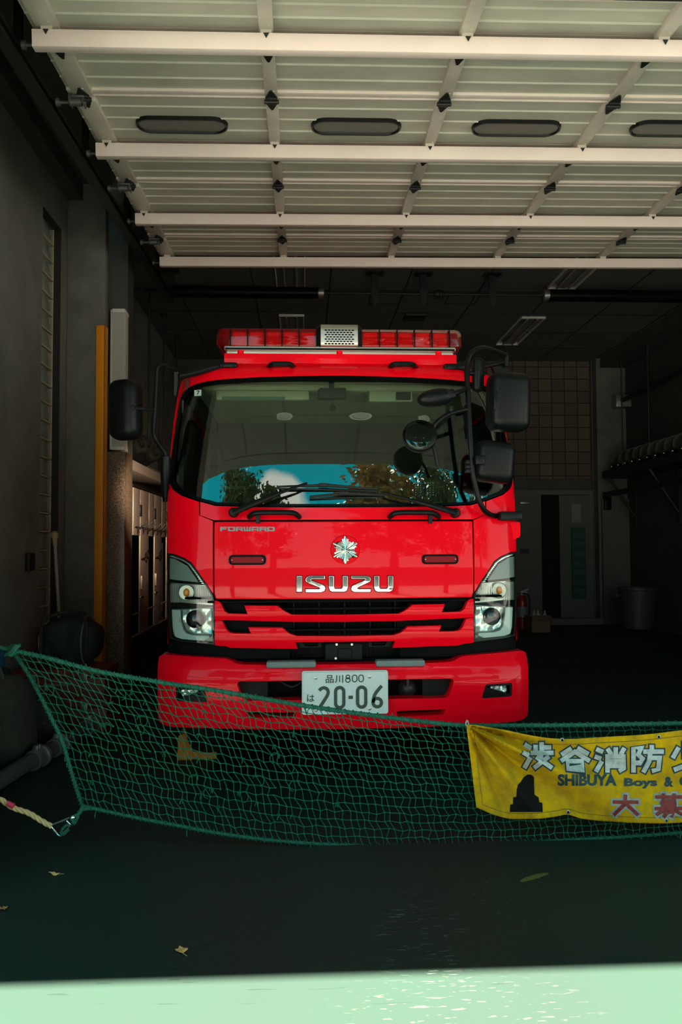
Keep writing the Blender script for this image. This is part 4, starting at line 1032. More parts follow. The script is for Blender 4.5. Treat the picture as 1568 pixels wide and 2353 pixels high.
# ================================================================= OVERHEAD DOOR
DX, DY, DZ = -1.33, 3.55, 3.851
DR = thing('overhead_door', 'cream sectional garage door raised flat below the ceiling', 'garage door', (DX, DY, DZ), local=True)
DR.rotation_euler = (math.radians(2.4), math.radians(-.5), 0)
DW = 6.24
def dloc(px, py, z=3.83):
    P = at_z(px, py, z); return (P[0]-DX, P[1]-DY)
beams = [.326, 1.525, 2.722, 3.793]; joints = [.326-.60+.0, .93, 2.13, 3.27]
edges = [-.09, .326, .93, 1.525, 2.13, 2.722, 3.27, 3.83]
for a, c in zip(edges, edges[1:]):
    b = MB().bb(0, DW, a+.003, c-.003, 0, .045)
    L_ = c-a
    for t in ((.27,.50,.75) if L_ > .4 else (.5,)):
        yy = a+L_*t; b.prism([(yy-.007,0),(yy-.001,-.008),(yy+.003,0)], lambda u, v: V((0, u, v)), (DW,0,0))
    b.build('door_panel', M_PANEL, DR, ang=20)
for yy in edges[1:-1]:
    if min(abs(yy-q) for q in beams) < .01: continue
    b = MB()                                                      # meeting rails at a hinge joint
    b.bb(0, DW, yy-.040, yy-.005, -.016, .004, bev=.004); b.bb(0, DW, yy+.004, yy+.014, -.010, .004, bev=.003); b.bb(0, DW, yy+.026, yy+.038, -.012, .004, bev=.003)
    b.build('joint_rail', M_BEAM, DR)
ribs = [dloc(611,78,3.79)[0], dloc(1078,94,3.79)[0], dloc(1534,104,3.79)[0]]
sp_ = (ribs[2]-ribs[0])/2; ribx = [.09] + [ribs[0]+sp_*k for k in range(6)]
for yb in beams:
    yy = yb-.030*(yb+3.55)/2.5; zo = -.030                         # each strut stands off the panels on clips
    b = MB(); b.bb(.022, DW, yy-.022, yy-.016, zo-.108, zo-.030, bev=.002); b.bb(.022, DW, yy-.022, yy+.03, zo-.111, zo-.105, bev=.002); b.bb(.022, DW, yy+.024, yy+.03, zo-.111, zo-.085); b.bb(.022, DW, yy-.022, yy+.03, zo-.034, zo-.028)
    for x in ribx:
        if x < DW: MB().bb(x-.028, x+.028, yy-.012, yy+.026, zo-.029, -.034).build('strut_clip', M_STILE, DR)
    b.build('door_strut', M_BEAM, DR)
# bottom rail with black and yellow safety edge
b = MB().bb(0, DW, -.15, -.09, -.10, .045, bev=.004); b.build('bottom_rail', M_BEAM, DR)
M_HAZ = mat('hazard_yellow', (.75,.36,.02), rough=.6)
for k in range(16):
    MB().bb(k*.39, k*.39+.39, -.150, -.142, -.125, -.095).build('safety_edge', M_HAZ if k % 2 == 0 else M_RUB, DR)
segs = [(-.09,.326),(.326,.93),(.93,1.525),(1.525,2.13),(2.13,2.722),(2.722,3.27),(3.27,3.80)]
for i, x in enumerate(ribx):
    if x > DW: continue
    w_ = .055 if i == 0 else .036
    for a, c in segs:
        a2 = a+.03 if any(abs(a-q) < .01 for q in beams) else a+.045
        b = MB().bb(x-w_, x+w_, a2, c-.012, -.036, 0, bev=.003)
        for dy in (.05, c-a-.09):
            b.cyl((x+.015, a+dy, -.036),(x+.015, a+dy, -.040), .006, seg=8)
        b.build('door_stile', M_STILE, DR)
    for yy in edges[1:-1]:
        isb = min(abs(yy-q) for q in beams) < .01
        if isb:
            hid = .09*(yy+3.55)/2.5; ys_ = yy-.030*(yy+3.55)/2.5; y1 = ys_+hid
            h = MB().prism([(x-.035,y1-.03),(x+.035,y1-.03),(x+.035,y1+.03),(x+.006,y1+.12),(x-.006,y1+.12),(x-.035,y1+.03)], lambda u, v: V((u, v, -.037)), (0,0,-.008))
            h.cyl((x-.045,y1+.01,-.050),(x+.045,y1+.01,-.050),.012,seg=10); nm = 'hinge'
            MB().prism([(x-.014,-.060),(x+.014,-.060),(x,-.085)], lambda u, v: V((u, ys_-.024, v)), (0,-.004,0)).build('strut_bolt', M_IRON, DR)
        else:
            h = MB().prism([(x-.034,yy-.030),(x-.006,yy-.105),(x+.006,yy-.105),(x+.034,yy-.030),(x+.034,yy+.03),(x+.006,yy+.105),(x-.006,yy+.105),(x-.034,yy+.03)], lambda u, v: V((u, v, -.037)), (0,0,-.008))
            h.cyl((x-.042,yy,-.050),(x+.042,yy,-.050),.012,seg=10); h.box((x,yy,-.046),(.06,.07,.012),bev=.003); nm = 'hinge'
        h.build(nm, M_IRON, DR, bevel=.002)
for yy in edges[1:]:
    isb = min(abs(yy-q) for q in beams) < .01
    y2 = yy+.05 if isb else yy
    r = MB().box((.055,y2,-.045),(.09,.075,.016),bev=.004).cyl((.10,y2,-.068),(-.05,y2,-.068),.009,seg=10).cyl((.078,y2,-.066),(.010,y2,-.066),.022,seg=14).box((.09,y2,-.06),(.006,.075,.05)).box((.015,y2,-.06),(.006,.075,.05))
    r.cyl((-.045,y2,-.068),(-.065,y2,-.068),.022,seg=14); r.build('roller_bracket', M_ROLL, DR)
for px, py in ((419,293),(819,300.5),(1187,307),(1550,311)):
    cx, cy = dloc(px, py, 3.885); hw, hh = .283, .095
    st = [(cx+u, cy+v) for u, v in [(hw-hh+hh*math.cos(a), hh*math.sin(a)) for a in [(-PI/2+PI*k/12) for k in range(13)]] + [(-(hw-hh)+hh*math.cos(a), hh*math.sin(a)) for a in [(PI/2+PI*k/12) for k in range(13)]]]
    ins = inset(st, .020)
    v1 = [(u, v, -.001) for u, v in st] + [(u, v, -.022) for u, v in inset(st, .004)] + [(u, v, -.022) for u, v in inset(st, .014)] + [(u, v, -.010) for u, v in ins]; n = len(st)
    vf = MB().raw(v1, [(r*n+i, r*n+(i+1)%n, (r+1)*n+(i+1)%n, (r+1)*n+i) for r in range(3) for i in range(n)]).build('vent_window', M_BLK, DR, label='black-rimmed oval window in the door panel')
    MB().prism(ins, lambda u, v: V((u, v, -.0105)), (0,0,-.003)).build('vent_pane', mat('vent_pane', (.10,.105,.085), rough=.35), vf)
# left track and torsion shaft
tr0 = V((-1.43, 3.35, 3.78)); tr1 = V((-1.43, 8.75, 4.03))
b = MB()
for dx, dz, w_, h_ in ((-.06,0,.006,.075),(-.03,.038,.065,.006),(-.03,-.038,.065,.006),(.0,.028,.006,.022),(.0,-.028,.006,.022)):
    c = (tr0+tr1)/2; d_ = tr1-tr0; b.box(c+V((dx,0,dz)), (w_, d_.length, h_), rot=(math.atan2(d_.z,d_.y),0,0))
t = thing('door_track', 'dark steel track carrying the left edge of the raised door', 'track', (-1.43, 3.35, 3.7))
b.build('rail', M_TRACK, t)
for yy in (4.2, 5.5, 6.8, 8.3):
    z = tr0.z+(yy-tr0.y)/(tr1.y-tr0.y)*(tr1.z-tr0.z); MB().bb(-1.53,-1.49,yy-.02,yy+.02,z,4.52 if yy < 7.6 else 4.40).build('hanger', M_TRACK, t)
YS = 8.9; zs = at_y(900,675,YS)[2]
t = thing('torsion_shaft', 'door counterbalance shaft with two black coil springs hung from the ceiling', 'spring shaft', (1.5, YS, zs))
MB().cyl((at_y(345,670,YS)[0],YS,zs),(5.2,YS,zs),.014,seg=12).build('shaft', M_IRON, t)
def spring(x0, x1):
    b = MB(); n = int((x1-x0)/.011); pts = []
    b.cyl((x0,YS,zs),(x1,YS,zs),.060,seg=20)
    for i in range(n): 
        x = x0+(x1-x0)*i/n; b.lathe([(.060,-.004),(.070,0),(.060,.004)], (x,YS,zs), (1,0,0), 16)
    return b
M_SPR = mat('spring_black', (.008,.008,.007), rough=.35, metal=.3)
for a, c in ((at_y(398,675,YS)[0], at_y(738,675,YS)[0]), (at_y(1255,680,YS)[0], 5.0)):
    s_ = spring(a, c).build('coil_spring', M_SPR, t)
    e = c if a < 0 else a; MB().lathe([(.05,-.03),(.068,-.03),(.068,.03),(.05,.03)], (e,YS,zs), (1,0,0), 20).build('spring_cone', M_GALV, s_)
for px in (392, 862, 973, 1131):
    x = at_y(px, 650, YS)[0]
    MB().bb(x-.10,x+.10,YS-.08,YS+.06,4.385,4.40).bb(x-.035,x+.035,YS-.01,YS+.04,zs,4.39).prism([(x-.05,zs+.05),(x+.05,zs+.05),(x+.03,zs-.10),(x-.01,zs-.16)], lambda u, v: V((u, YS-.02, v)), (0,.012,0)).build('shaft_bracket', M_IRON, t)
x = at_y(1009,672,YS)[0]; MB().lathe([(.03,-.06),(.05,-.03),(.05,-.005),(.02,0),(.05,.005),(.05,.03),(.03,.06)], (x,YS,zs), (1,0,0), 16).build('coupler', M_IRON, t)
# ceiling fittings
def ceil_light(x, y0, y1, lab, w_=.34):
    t = thing('ceiling_light', lab, 'ceiling light', (x, (y0+y1)/2, 4.40), 'recessed ceiling lights')
    MB().bb(x-w_/2,x+w_/2,y0,y0+.02,4.37,4.40).bb(x-w_/2,x+w_/2,y1-.02,y1,4.37,4.40).bb(x-w_/2,x-w_/2+.012,y0,y1,4.375,4.40).bb(x+w_/2-.012,x+w_/2,y0,y1,4.375,4.40).build('frame', M_LAMPW, t)
    MB().prism([(x-w_/2+.012,4.398),(x-.04,4.39),(x-.04,4.378),(x+.04,4.378),(x+.04,4.39),(x+w_/2-.012,4.398)], lambda u, v: V((u, y0+.02, v)), (0,y1-y0-.04,0)).build('reflector', mat('lamp_tray', (.35,.35,.31), rough=.25, metal=.6), t)
    for dx in (-.07,.07): MB().cyl((x+dx,y0+.05,4.372),(x+dx,y1-.05,4.372),.014,seg=10).build('lamp_tube', mat('off_tube', (.30,.31,.28), rough=.3), t)
ya, yb = at_z(670,662,4.4)[1], at_z(670,600,4.4)[1]
x = at_z(672,752,4.4)[0]
ceil_light(at_z(668,640,4.4)[0], at_z(670,612,4.4)[1]-.6, at_z(670,662,4.4)[1], 'recessed fluorescent ceiling light above the left spring')
ceil_light(at_z(671,735,4.4)[0], at_z(671,722,4.4)[1], at_z(671,790,4.4)[1], 'recessed fluorescent ceiling light behind the siren speaker')
ceil_light(at_z(1197,757,4.4)[0], at_z(1222,727,4.4)[1], at_z(1165,789,4.4)[1], 'recessed fluorescent ceiling light right of the red light bar')
ceil_light(at_z(1330,620,4.4)[0], at_z(1330,620,4.4)[1]-.6, at_z(1290,660,4.4)[1], 'recessed fluorescent ceiling light above the right spring')
P = at_z(954,725,4.4); tag(MB().bb(P[0]-.14,P[0]+.14,P[1]-.14,P[1]+.14,4.36,4.40,bev=.006).build('ceiling_vent', M_IRON), 'small dark square ceiling vent above the right half of the light bar', 'vent')
for k, (px, py) in enumerate(((886,687),(1063,687))):
    P = at_z(px, py, 4.4); x, y = P[0], P[1]; b = MB(); h = .2
    b.bb(x-h,x+h,y-h,y-h+.012,4.393,4.40).bb(x-h,x+h,y+h-.012,y+h,4.393,4.40).bb(x-h,x-h+.012,y-h,y+h,4.393,4.40).bb(x+h-.012,x+h,y-h,y+h,4.393,4.40)
    tag(b.build('access_hatch', M_IRON), ['square ceiling access hatch behind the left shaft bracket','square ceiling access hatch left of the rightmost shaft bracket'][k], 'hatch')
# hanging rods along the walls
def rod(px, py, X, z1, z0, lab):
    P = at_x(px, py, X); t = tag(MB().cyl((X,P[1],z0),(X,P[1],z1),.012,seg=8).lathe([(.05,0),(.05,-.02)],(X,P[1],z1),(0,0,1),12).build('ceiling_rod', M_IRON), lab, 'rod', 'ceiling rods')
for k, px in enumerate((343,377,407)):
    rod(px, 760, -1.85, 4.40, 2.3, ['thin ceiling rod above the lockers, nearest of three','thin ceiling rod above the lockers, middle of three','thin ceiling rod above the lockers, farthest of three'][k])
for k, px in enumerate((1427,1488)): rod(px, 800, 5.1, 4.40, 2.6, ['thin ceiling rod over the right shelf, farther one','thin ceiling rod over the right shelf, nearer one'][k])
tag(MB().tube([(5.2,12.8,3.65),(5.2,8.0,3.72)], .035).build('wall_pipe', M_IRON), 'dark conduit pipe running high along the right wall', 'pipe')
tag(MB().bb(5.1,XR-.001,12.66,12.86,3.55,3.75,bev=.006).build('junction_box', M_GALV), 'grey junction box at the end of the right wall pipe', 'box')

# ================================================================= LEFT SIDE THINGS
# yellow guard on the pillar corner
A = at_y(222,748,PY); B = at_y(240,748,PY); zt = A[2]
t = thing('corner_guard', 'tall orange-yellow guard strip on the corner of the concrete pillar', 'corner guard', (B[0], PY, 0))
MB().bb(A[0], B[0]+.012, PY-.012, PY, 0, zt, bev=.004).bb(B[0], B[0]+.012, PY-.012, PY+.09, 0, zt, bev=.004).build('strip', mat('guard_orange', (.90,.34,.010), rough=.5), t)
# vertical lamp box
YL = 7.49; A = at_y(260,718,YL); B = at_y(290,1036,YL)
t = thing('wall_light', 'white vertical box light on the dark pillar behind the guard', 'wall light', ((A[0]+B[0])/2, YL, B[2]))
MB().bb(A[0],B[0],YL-.10,YL+.06,B[2],A[2],bev=.004).build('housing', mat('light_box_white', (.80,.82,.70), rough=.5), t)
MB().bb(A[0]+.022,B[0]-.002,YL-.106,YL-.10,B[2]+.03,A[2]-.03).build('diffuser', mat('light_box_front', (.50,.52,.44), rough=.35), t)
for z0, z1 in ((A[2]-.03,A[2]+.004),(B[2]-.004,B[2]+.028)): MB().bb(A[0]+.018,B[0]+.004,YL-.112,YL+.06,z0,z1,bev=.003).build('end_cap', mat('light_box_cap', (.80,.82,.70), rough=.5), t)
# dark speckled plinth under the lamp
YG = 7.24; A = at_y(239,1038,YG); B = at_y(288,1038,YG)
def speck():
    m = mat('speckled_panel', (.05,.042,.034), rough=.30, spec=.6); nt = m.node_tree; N = nt.nodes; L = nt.links; b = N['Principled BSDF']
    tc = N.new('ShaderNodeTexCoord'); v = N.new('ShaderNodeTexVoronoi'); v.inputs['Scale'].default_value = 130; L.new(tc.outputs['Object'], v.inputs['Vector'])
    r = N.new('ShaderNodeValToRGB'); r.color_ramp.elements[0].color = (.012,.012,.010,1); r.color_ramp.elements[1].color = (.40,.29,.20,1); L.new(v.outputs['Color'], r.inputs['Fac']); L.new(r.outputs['Color'], b.inputs['Base Color'])
    bp = N.new('ShaderNodeBump'); bp.inputs['Strength'].default_value = .7; bp.inputs['Distance'].default_value = .004; L.new(v.outputs['Color'], bp.inputs['Height']); L.new(bp.outputs['Normal'], b.inputs['Normal'])
    return m
tag(MB().bb(A[0],B[0],YG,7.54,0,A[2],bev=.006).build('stone_plinth', speck()), 'dark speckled stone panel between the orange guard and the lockers', 'panel')
# lockers
XF = -1.70
def yx(px): return at_x(px, 1250, XF)[1]
ztop = 1.93; zlow = at_x(304.5, 1465, XF)[2]
M_HOOK = mat('hook_black', (.015,.015,.014), rough=.4, metal=.3)
y0 = yx(306); wd, ws_ = .34, .46
labs = ['stainless locker nearest the speckled stone panel','second stainless locker from the speckled stone panel','third stainless locker from the speckled stone panel','fourth stainless locker, nearest the truck cab','fifth stainless locker, half hidden behind the truck cab']
for k in range(5):
    a = y0+k*(wd+ws_); m1 = a+wd; c = a+wd+ws_
    t = thing('locker', labs[k], 'locker', (XF-.2, (a+c)/2, 0), 'stainless lockers by the left wall')
    b = MB(); b.bb(XL,XF-.02,a,a+.012,0,ztop); b.bb(XL,XF-.02,c-.012,c,0,ztop); b.bb(XL,XF,a,c,ztop-.02,ztop); b.bb(XL,XF-.02,a,c,.08,.10); b.bb(XL,XL+.02,a,c,0,ztop)
    b.build('locker_body', mat('locker_inside', (.03,.03,.027), rough=.5, metal=.5), t)
    MB().bb(XF-.014,XF,a+.004,m1-.004,1.42,ztop-.03,bev=.002).build('top_panel', M_STEEL, t)
    d1 = MB().bb(XF-.014,XF,m1+.003,c-.003,zlow+.02,ztop-.03,bev=.002).build('locker_door', M_STEEL, t)
    MB().bb(XF,XF+.010,m1-.035,m1+.045,1.62,1.74,bev=.002).build('hinge_plate', M_HOOK, d1)
    h = MB()
    for yy in (m1-.17, m1+.10, m1+.33): h.tube([(XF,yy,1.50),(XF+.05,yy,1.50),(XF+.10,yy+.01,1.56)], .007, seg=6).tube([(XF+.02,yy,1.50),(XF+.02,yy,1.44)], .007, seg=6)
    h.tube([(XF+.015,a+.05,1.505),(XF+.015,c-.05,1.505)], .005, seg=6); h.build('coat_hooks', M_HOOK, d1)
    rg = MB().tube([(XF+.045,m1+.20+.045*math.cos(q),1.22+.045*math.sin(q)) for q in [2*PI*i/20 for i in range(20)]], .007, seg=6, closed=True).tube([(XF,m1+.06,1.17),(XF+.03,m1+.13,1.19),(XF+.045,m1+.165,1.20)], .007, seg=6)
    rg.build('ring_hook', M_HOOK, d1)
    MB().bb(XF,XF+.018,m1+.03,m1+.06,.86,1.0,bev=.005).build('door_handle', M_STEEL, d1)
    MB().cyl((XF,m1+.05,.78),(XF+.03,m1+.05,.78),.016,seg=12).build('door_lock', M_CHR, d1)
    MB().bb(XF-.014,XF-.002,a+.004,c-.004,.10,zlow,bev=.002).build('lower_door', mat('locker_lower', (.05,.05,.045), rough=.35, metal=.8), t)
    MB().bb(XF-.01,XF+.006,a+.004,c-.004,zlow,zlow+.014).build('door_sill', M_STEEL, t)
    MB().bb(XF-.012,XF+.002,a+.006,m1-.006,.62,.632).build('bay_shelf', M_STEEL, t)
# shelf above the lockers with dark rolled hoses
zz = 2.06
t = thing('steel_shelf', 'weathered steel shelf running above the stainless lockers', 'shelf', (-1.8, 10, zz))
MB().bb(-2.05,-1.68,7.86,12.2,zz,zz+.10,bev=.003).build('shelf_board', M_STEEL, t)
MB().bb(-2.04,-2.02,7.86,12.2,zz+.10,zz+.30).build('back_rail', M_STEEL, t)
for k, yy in enumerate((8.1,8.45,8.85,9.25)):
    lb = ['dark hose nozzle lying on the steel shelf, nearest','dark hose nozzle lying second on the steel shelf','dark hose nozzle lying third on the steel shelf','dark hose nozzle on the steel shelf, closest to the cab mirror'][k]
    t = thing('hose_nozzle', lb, 'nozzle', (-1.76, yy, zz+.1), 'nozzles on the steel shelf')
    q = V((-1.90,yy+.05,zz+.21)); u = V((.55,-.35,.12+.10*(k % 2))).normalized()
    MB().cyl(q,q+u*.26,.075,.06,seg=16).cyl(q+u*.26,q+u*.30,.085,seg=16).build('body', M_HOOK, t)
    MB().lathe([(.085,0),(.09,.02),(.08,.05),(.05,.05),(.05,.0)], q+u*.30, u, 18).build('collar', M_IRON, t)
# white pole in the corner
t = thing('white_pole', 'thin white pole leaning in the corner beside the pillar', 'pole', at_y(140,1500,6.9))
pts = [at_y(126,1240,6.60), at_y(131,1320,6.63), at_y(138,1460,6.68)]; e = at_y(148,1640,6.62)
pts = [V(p) for p in pts]; d_ = (pts[2]-pts[0]).normalized(); end = pts[0]+d_*((pts[0].z-.01)/-d_.z)
MB().tube([pts[0], end], .013, seg=10).build('shaft', mat('pole_white', (.42,.44,.38), rough=.5), t)
MB().lathe([(.018,-.05),(.020,0),(.030,.03),(.030,.055),(.015,.07)], pts[0], (-d_.x,-d_.y,-d_.z), 16).build('knob', mat('pole_knob', (.48,.38,.20), rough=.6), t)
# small wall handle
A = at_x(57,1270,XL); B = at_x(71,1311,XL)
t = thing('wall_switch', 'small dark box fixed on the left wall beside the glass blocks', 'switch', (XL, A[1], B[2]))
MB().bb(XL,XL+.035,A[1],B[1],B[2],A[2],bev=.008).build('cover', M_IRON, t)
MB().bb(XL+.035,XL+.05,A[1]+.03,B[1]-.08,B[2]+.02,A[2]-.02,bev=.006).build('rocker', M_DGR, t)
# red metal tool cases
M_CASE = mat('case_red', (.20,.022,.016), rough=.55, var=.3, vscale=9)
def case(x0, x1, y0, y1, z0, z1, lab):
    t = thing('tool_case', lab, 'case', ((x0+x1)/2, (y0+y1)/2, z0), 'red metal tool cases')
    MB().bb(x0,x1,y0,y1,z0,z0+(z1-z0)*.72,bev=.01).build('case_body', M_CASE, t)
    MB().bb(x0-.004,x1+.004,y0-.004,y1+.004,z0+(z1-z0)*.74,z1,bev=.012).build('case_lid', M_CASE, t)
    cx = (x0+x1)/2; h = MB().tube([(cx-.09,y0,z0+(z1-z0)*.55),(cx-.09,y0-.03,z0+(z1-z0)*.5),(cx+.09,y0-.03,z0+(z1-z0)*.5),(cx+.09,y0,z0+(z1-z0)*.55)], .009, seg=8)
    h.build('case_handle', M_GALV, t)
    for dx in (-.18,.18): MB().bb(cx+dx-.025,cx+dx+.025,y0-.012,y0,z0+(z1-z0)*.6,z0+(z1-z0)*.85,bev=.003).build('case_latch', M_GALV, t)
YC = 5.75
A = at_y(22,1546,YC); B = at_y(238,1608,YC)
zc = at_y(100,1607,YC)[2]
case(A[0],A[0]+.68,YC,YC+.42,0,zc,'red metal tool case on the floor, lower of the stack by the left wall')
case(A[0]+.01,A[0]+.66,YC+.01,YC+.41,zc,at_y(100,1540,YC)[2],'red metal tool case with wire handle, upper of the stack by the left wall')
# duffel bag on the cases
zb = at_y(100,1540,YC)[2]+.004; A = at_y(78,1500,YC+.1); B = at_y(226,1500,YC+.1); cx = (A[0]+B[0])/2; L2 = (B[0]-A[0])/2; cy = YC+.22
t = thing('duffel_bag', 'dark navy duffel bag lying on top of the red cases', 'bag', (cx, cy, zb))
M_BAG = mat('bag_navy', (.020,.027,.036), rough=.8, var=.25, vscale=14, bump=.4, bscale=18); M_PIPE = mat('bag_piping', (.20,.19,.14), rough=.7)
hb_ = (at_y(130,1414,YC+.1)[2]-zb)/2
vv = []; ff = []; nu, nv = 26, 22
for i in range(nu+1):
    u = -1+2*i/nu; k = (1-abs(u)**5)**.4 if abs(u) < 1 else 0.02
    for j in range(nv):
        a = 2*PI*j/nv; w1 = 1+.22*noise.noise(V((u*2.6, math.cos(a)*1.4, math.sin(a)*1.4)))
        sag = .86+.14*math.cos(u*2.6)
        y = math.copysign(abs(math.cos(a))**.75, math.cos(a))*.20*k*w1; z = math.copysign(abs(math.sin(a))**.75, math.sin(a))*hb_*k*w1*sag
        vv.append((cx+u*L2*(1+.03*math.sin(a)), cy+y, zb+max(0, z+hb_*.93)))
for i in range(nu):
    for j in range(nv): ff.append((i*nv+j, i*nv+(j+1)%nv, (i+1)*nv+(j+1)%nv, (i+1)*nv+j))
ff += [list(range(nv)), [nu*nv+j for j in range(nv)]]
MB().raw(vv, ff).build('bag_body', M_BAG, t, ang=80)
for u in (-.74, .55):
    pts = [(cx+u*L2, cy+math.cos(a)*.208*.98, zb+hb_*.95+math.sin(a)*hb_*1.0) for a in [PI*(.95+.15*0)+PI*1.1*q/14-.15 for q in range(0)] or [2*PI*q/24 for q in range(24)]]
    MB().tube(pts, .006, seg=6, closed=True).build('piping', M_PIPE, t)
for s_ in (-1, 1):
    MB().tube([(cx+s_*.16,cy-.20,zb+.10),(cx+s_*.15,cy-.17,zb+hb_*1.75),(cx+s_*.05,cy-.06,zb+hb_*2.06),(cx-s_*.10,cy-.02,zb+hb_*2.03)], .014, seg=6, sm=5).build('carry_strap', mat('strap_dark', (.03,.033,.034), rough=.8), t)
# canvas sacks
M_OLV = mat('olive_canvas', (.035,.034,.022), rough=.9, var=.3, vscale=10, bump=.5, bscale=12)
def sack(c, r, lab, rot=0):
    t = thing('canvas_bag', lab, 'bag', (c[0], c[1], 0), 'olive canvas bags on the floor')
    vv = []; ff = []; nu, nv = 20, 24
    for i in range(nu+1):
        ph = -PI/2+PI*i/nu
        for j in range(nv):
            a = 2*PI*j/nv; d_ = V((math.cos(ph)*math.cos(a), math.cos(ph)*math.sin(a), math.sin(ph)))
            d_ = V([math.copysign(abs(q)**.7, q) for q in d_]); w1 = 1+.13*noise.noise(d_*2.1+V((c[0]*3, 0, c[1])))
            vv.append((c[0]+d_.x*r[0]*w1, c[1]+d_.y*r[1]*w1, max(.0, r[2]+d_.z*r[2]*w1)))
    for i in range(nu):
        for j in range(nv): ff.append((i*nv+j, i*nv+(j+1)%nv, (i+1)*nv+(j+1)%nv, (i+1)*nv+j))
    MB().raw(vv, ff).build('bag_body', M_OLV, t, ang=80)
    MB().tube([(c[0]-r[0]*.3,c[1]-r[1]*.6,r[2]*1.7),(c[0]-r[0]*.1,c[1]-r[1]*.2,r[2]*2.25),(c[0]+r[0]*.3,c[1]-r[1]*.4,r[2]*1.95),(c[0]+r[0]*.45,c[1]-r[1]*1.0,r[2]*1.0)], .012, seg=6, sm=5).build('carry_strap', mat('strap_olive', (.07,.065,.05), rough=.8), t)
sack((at_y(-20,1700,4.75)[0], 4.85, 0), (.20,.24,.27), 'bulging olive canvas bag at the left edge of the frame')
sack((at_y(84,1650,5.45)[0], 5.48, 0), (.20,.16,.15), 'low olive canvas bag in front of the red cases')
# suction pipe with couplings
q0 = V(at_z(-30,1812,.06)); q1 = V(at_z(208,1668,.06))
t = thing('suction_hose', 'grey suction hose with metal couplings lying on the floor', 'hose', (q0+q1)/2)
MB().tube([q0, q0.lerp(q1,.33)+V((0,0,.005)), q0.lerp(q1,.66), q1], .045, seg=14, sm=4).build('hose_tube', mat('hose_grey', (.055,.06,.058), rough=.55), t)
for s_ in (.40,.60,.97):
    c = q0.lerp(q1, s_); u = (q1-q0).normalized(); b = MB().cyl(c-u*.05,c+u*.05,.058,seg=18).cyl(c+u*.05,c+u*.075,.066,seg=18)
    for k in range(2): b.box(c+V((0,0,.065))+u*(.03*k), (.03,.03,.03), bev=.004)
    b.build('coupling', M_GALV, t)
# hand trolley at the edge: post and castor
x, y = at_y(10,1550,5.2)[0], 5.2; z = at_y(10,1550,5.2)[2]
t = thing('hand_trolley', 'blue hand trolley with a grey post and small wheel at left edge', 'trolley', (x, y, 0))
MB().cyl((x,y,0),(x,y,z),.016,seg=12).build('post', M_GALV, t)
MB().lathe([(.03,-.018),(.048,-.014),(.048,.014),(.03,.018)], (x,y-.02,z), (0,1,0), 20).build('trolley_wheel', M_RUB, t)
MB().bb(x-.06,x-.025,y-.02,y+.1,.3,z+.16,bev=.01).build('frame', mat('trolley_blue', (.02,.10,.19), rough=.5), t)
# tall dark stand between cases and lockers (thin rod frame)
x, y = at_y(219,1500,6.2)[0], 6.2
t = thing('rod_stand', 'thin bent metal rod stand beside the red cases', 'stand', (x, y, 0))
MB().tube([(x-.18,y,.0),(x-.17,y,.52),(x-.02,y,.53),(x,y,.50),(x,y,0)], .009, seg=8).build('rod_frame', M_GALV, t)
MB().bb(x-.12,x-.02,y-.03,y+.03,0,.42,bev=.01).build('canister', mat('canister_red', (.11,.02,.018), rough=.5), t)
# wheel chock
P = at_z(432,1748,0); x, y = P[0], P[1]
t = thing('wheel_chock', 'orange rubber wheel chock on the floor under the cab corner', 'wheel chock', (x, y, 0))
M_ORG = mat('chock_orange', (.78,.27,.02), rough=.5)
hh = .165
def cp(u, v): return V((x-.07+u, y, v))
b = MB().prism([(0,0),(.10,0),(.095,hh-.03),(.06,hh),(.01,hh-.015)], cp, (0,.20,0)); b.build('chock_block', M_ORG, t, bevel=.008)
b = MB()
for k in range(5): z = .02+k*.022; b.bb(x+.025, x+.17-.028*k*1.0, y+.02+.03*k, y+.06+.03*k, 0, z+.03)
b.prism([(.09,0),(.24,0),(.09,.14)], lambda u, v: V((x-.07+u, y+.03, v)), (0,.14,0)); b.build('wedge', M_ORG, t, bevel=.006)
MB().tube([(x-.055,y+.05,hh-.01),(x-.05,y+.02,hh+.04),(x-.03,y+.05,hh+.09)], .007, seg=6, sm=4).build('chock_rope', M_BLK, t)

# ================================================================= NET, BANNER, ROPE
YN = 3.50
M_NET = mat('net_green', (.006,.125,.066), rough=.6, spec=.2); M_NETR = mat('net_rope_green', (.006,.105,.062), rough=.75, var=.3, vscale=60)
top_px = [(-60,1478),(0,1488),(28,1494),(110,1512),(220,1541),(360,1566),(500,1587),(697,1621),(850,1643),(1000,1661),(1080,1667),(1200,1667),(1330,1666),(1450,1664),(1568,1662),(1750,1658),(1900,1650)]
bot_px = [(190,1852),(255,1866),(320,1880),(420,1899),(500,1914),(600,1928),(700,1937),(800,1942),(900,1944),(1050,1942),(1200,1936),(1400,1925),(1568,1913),(1750,1897),(1900,1880)]
TOPC = smooth_path([(a, b, 0) for a, b in top_px[2:]], 8); BOTC = smooth_path([(a, b, 0) for a, b in bot_px], 8)
def arc(P, t):
    L_ = [0]
    for a, b in zip(P, P[1:]): L_.append(L_[-1]+(b-a).length)
    s_ = t*L_[-1]
    for i in range(len(P)-1):
        if s_ <= L_[i+1]: return P[i].lerp(P[i+1], (s_-L_[i])/(L_[i+1]-L_[i]+1e-9))
    return P[-1]
LEFTE = smooth_path([(28,1494,0),(60,1540,0),(88,1590,0),(118,1650,0),(142,1700,0),(163,1770,0),(180,1825,0),(190,1852,0)], 4)
RIGHTE = [V((1900,1650,0)), V((1900,1880,0))]
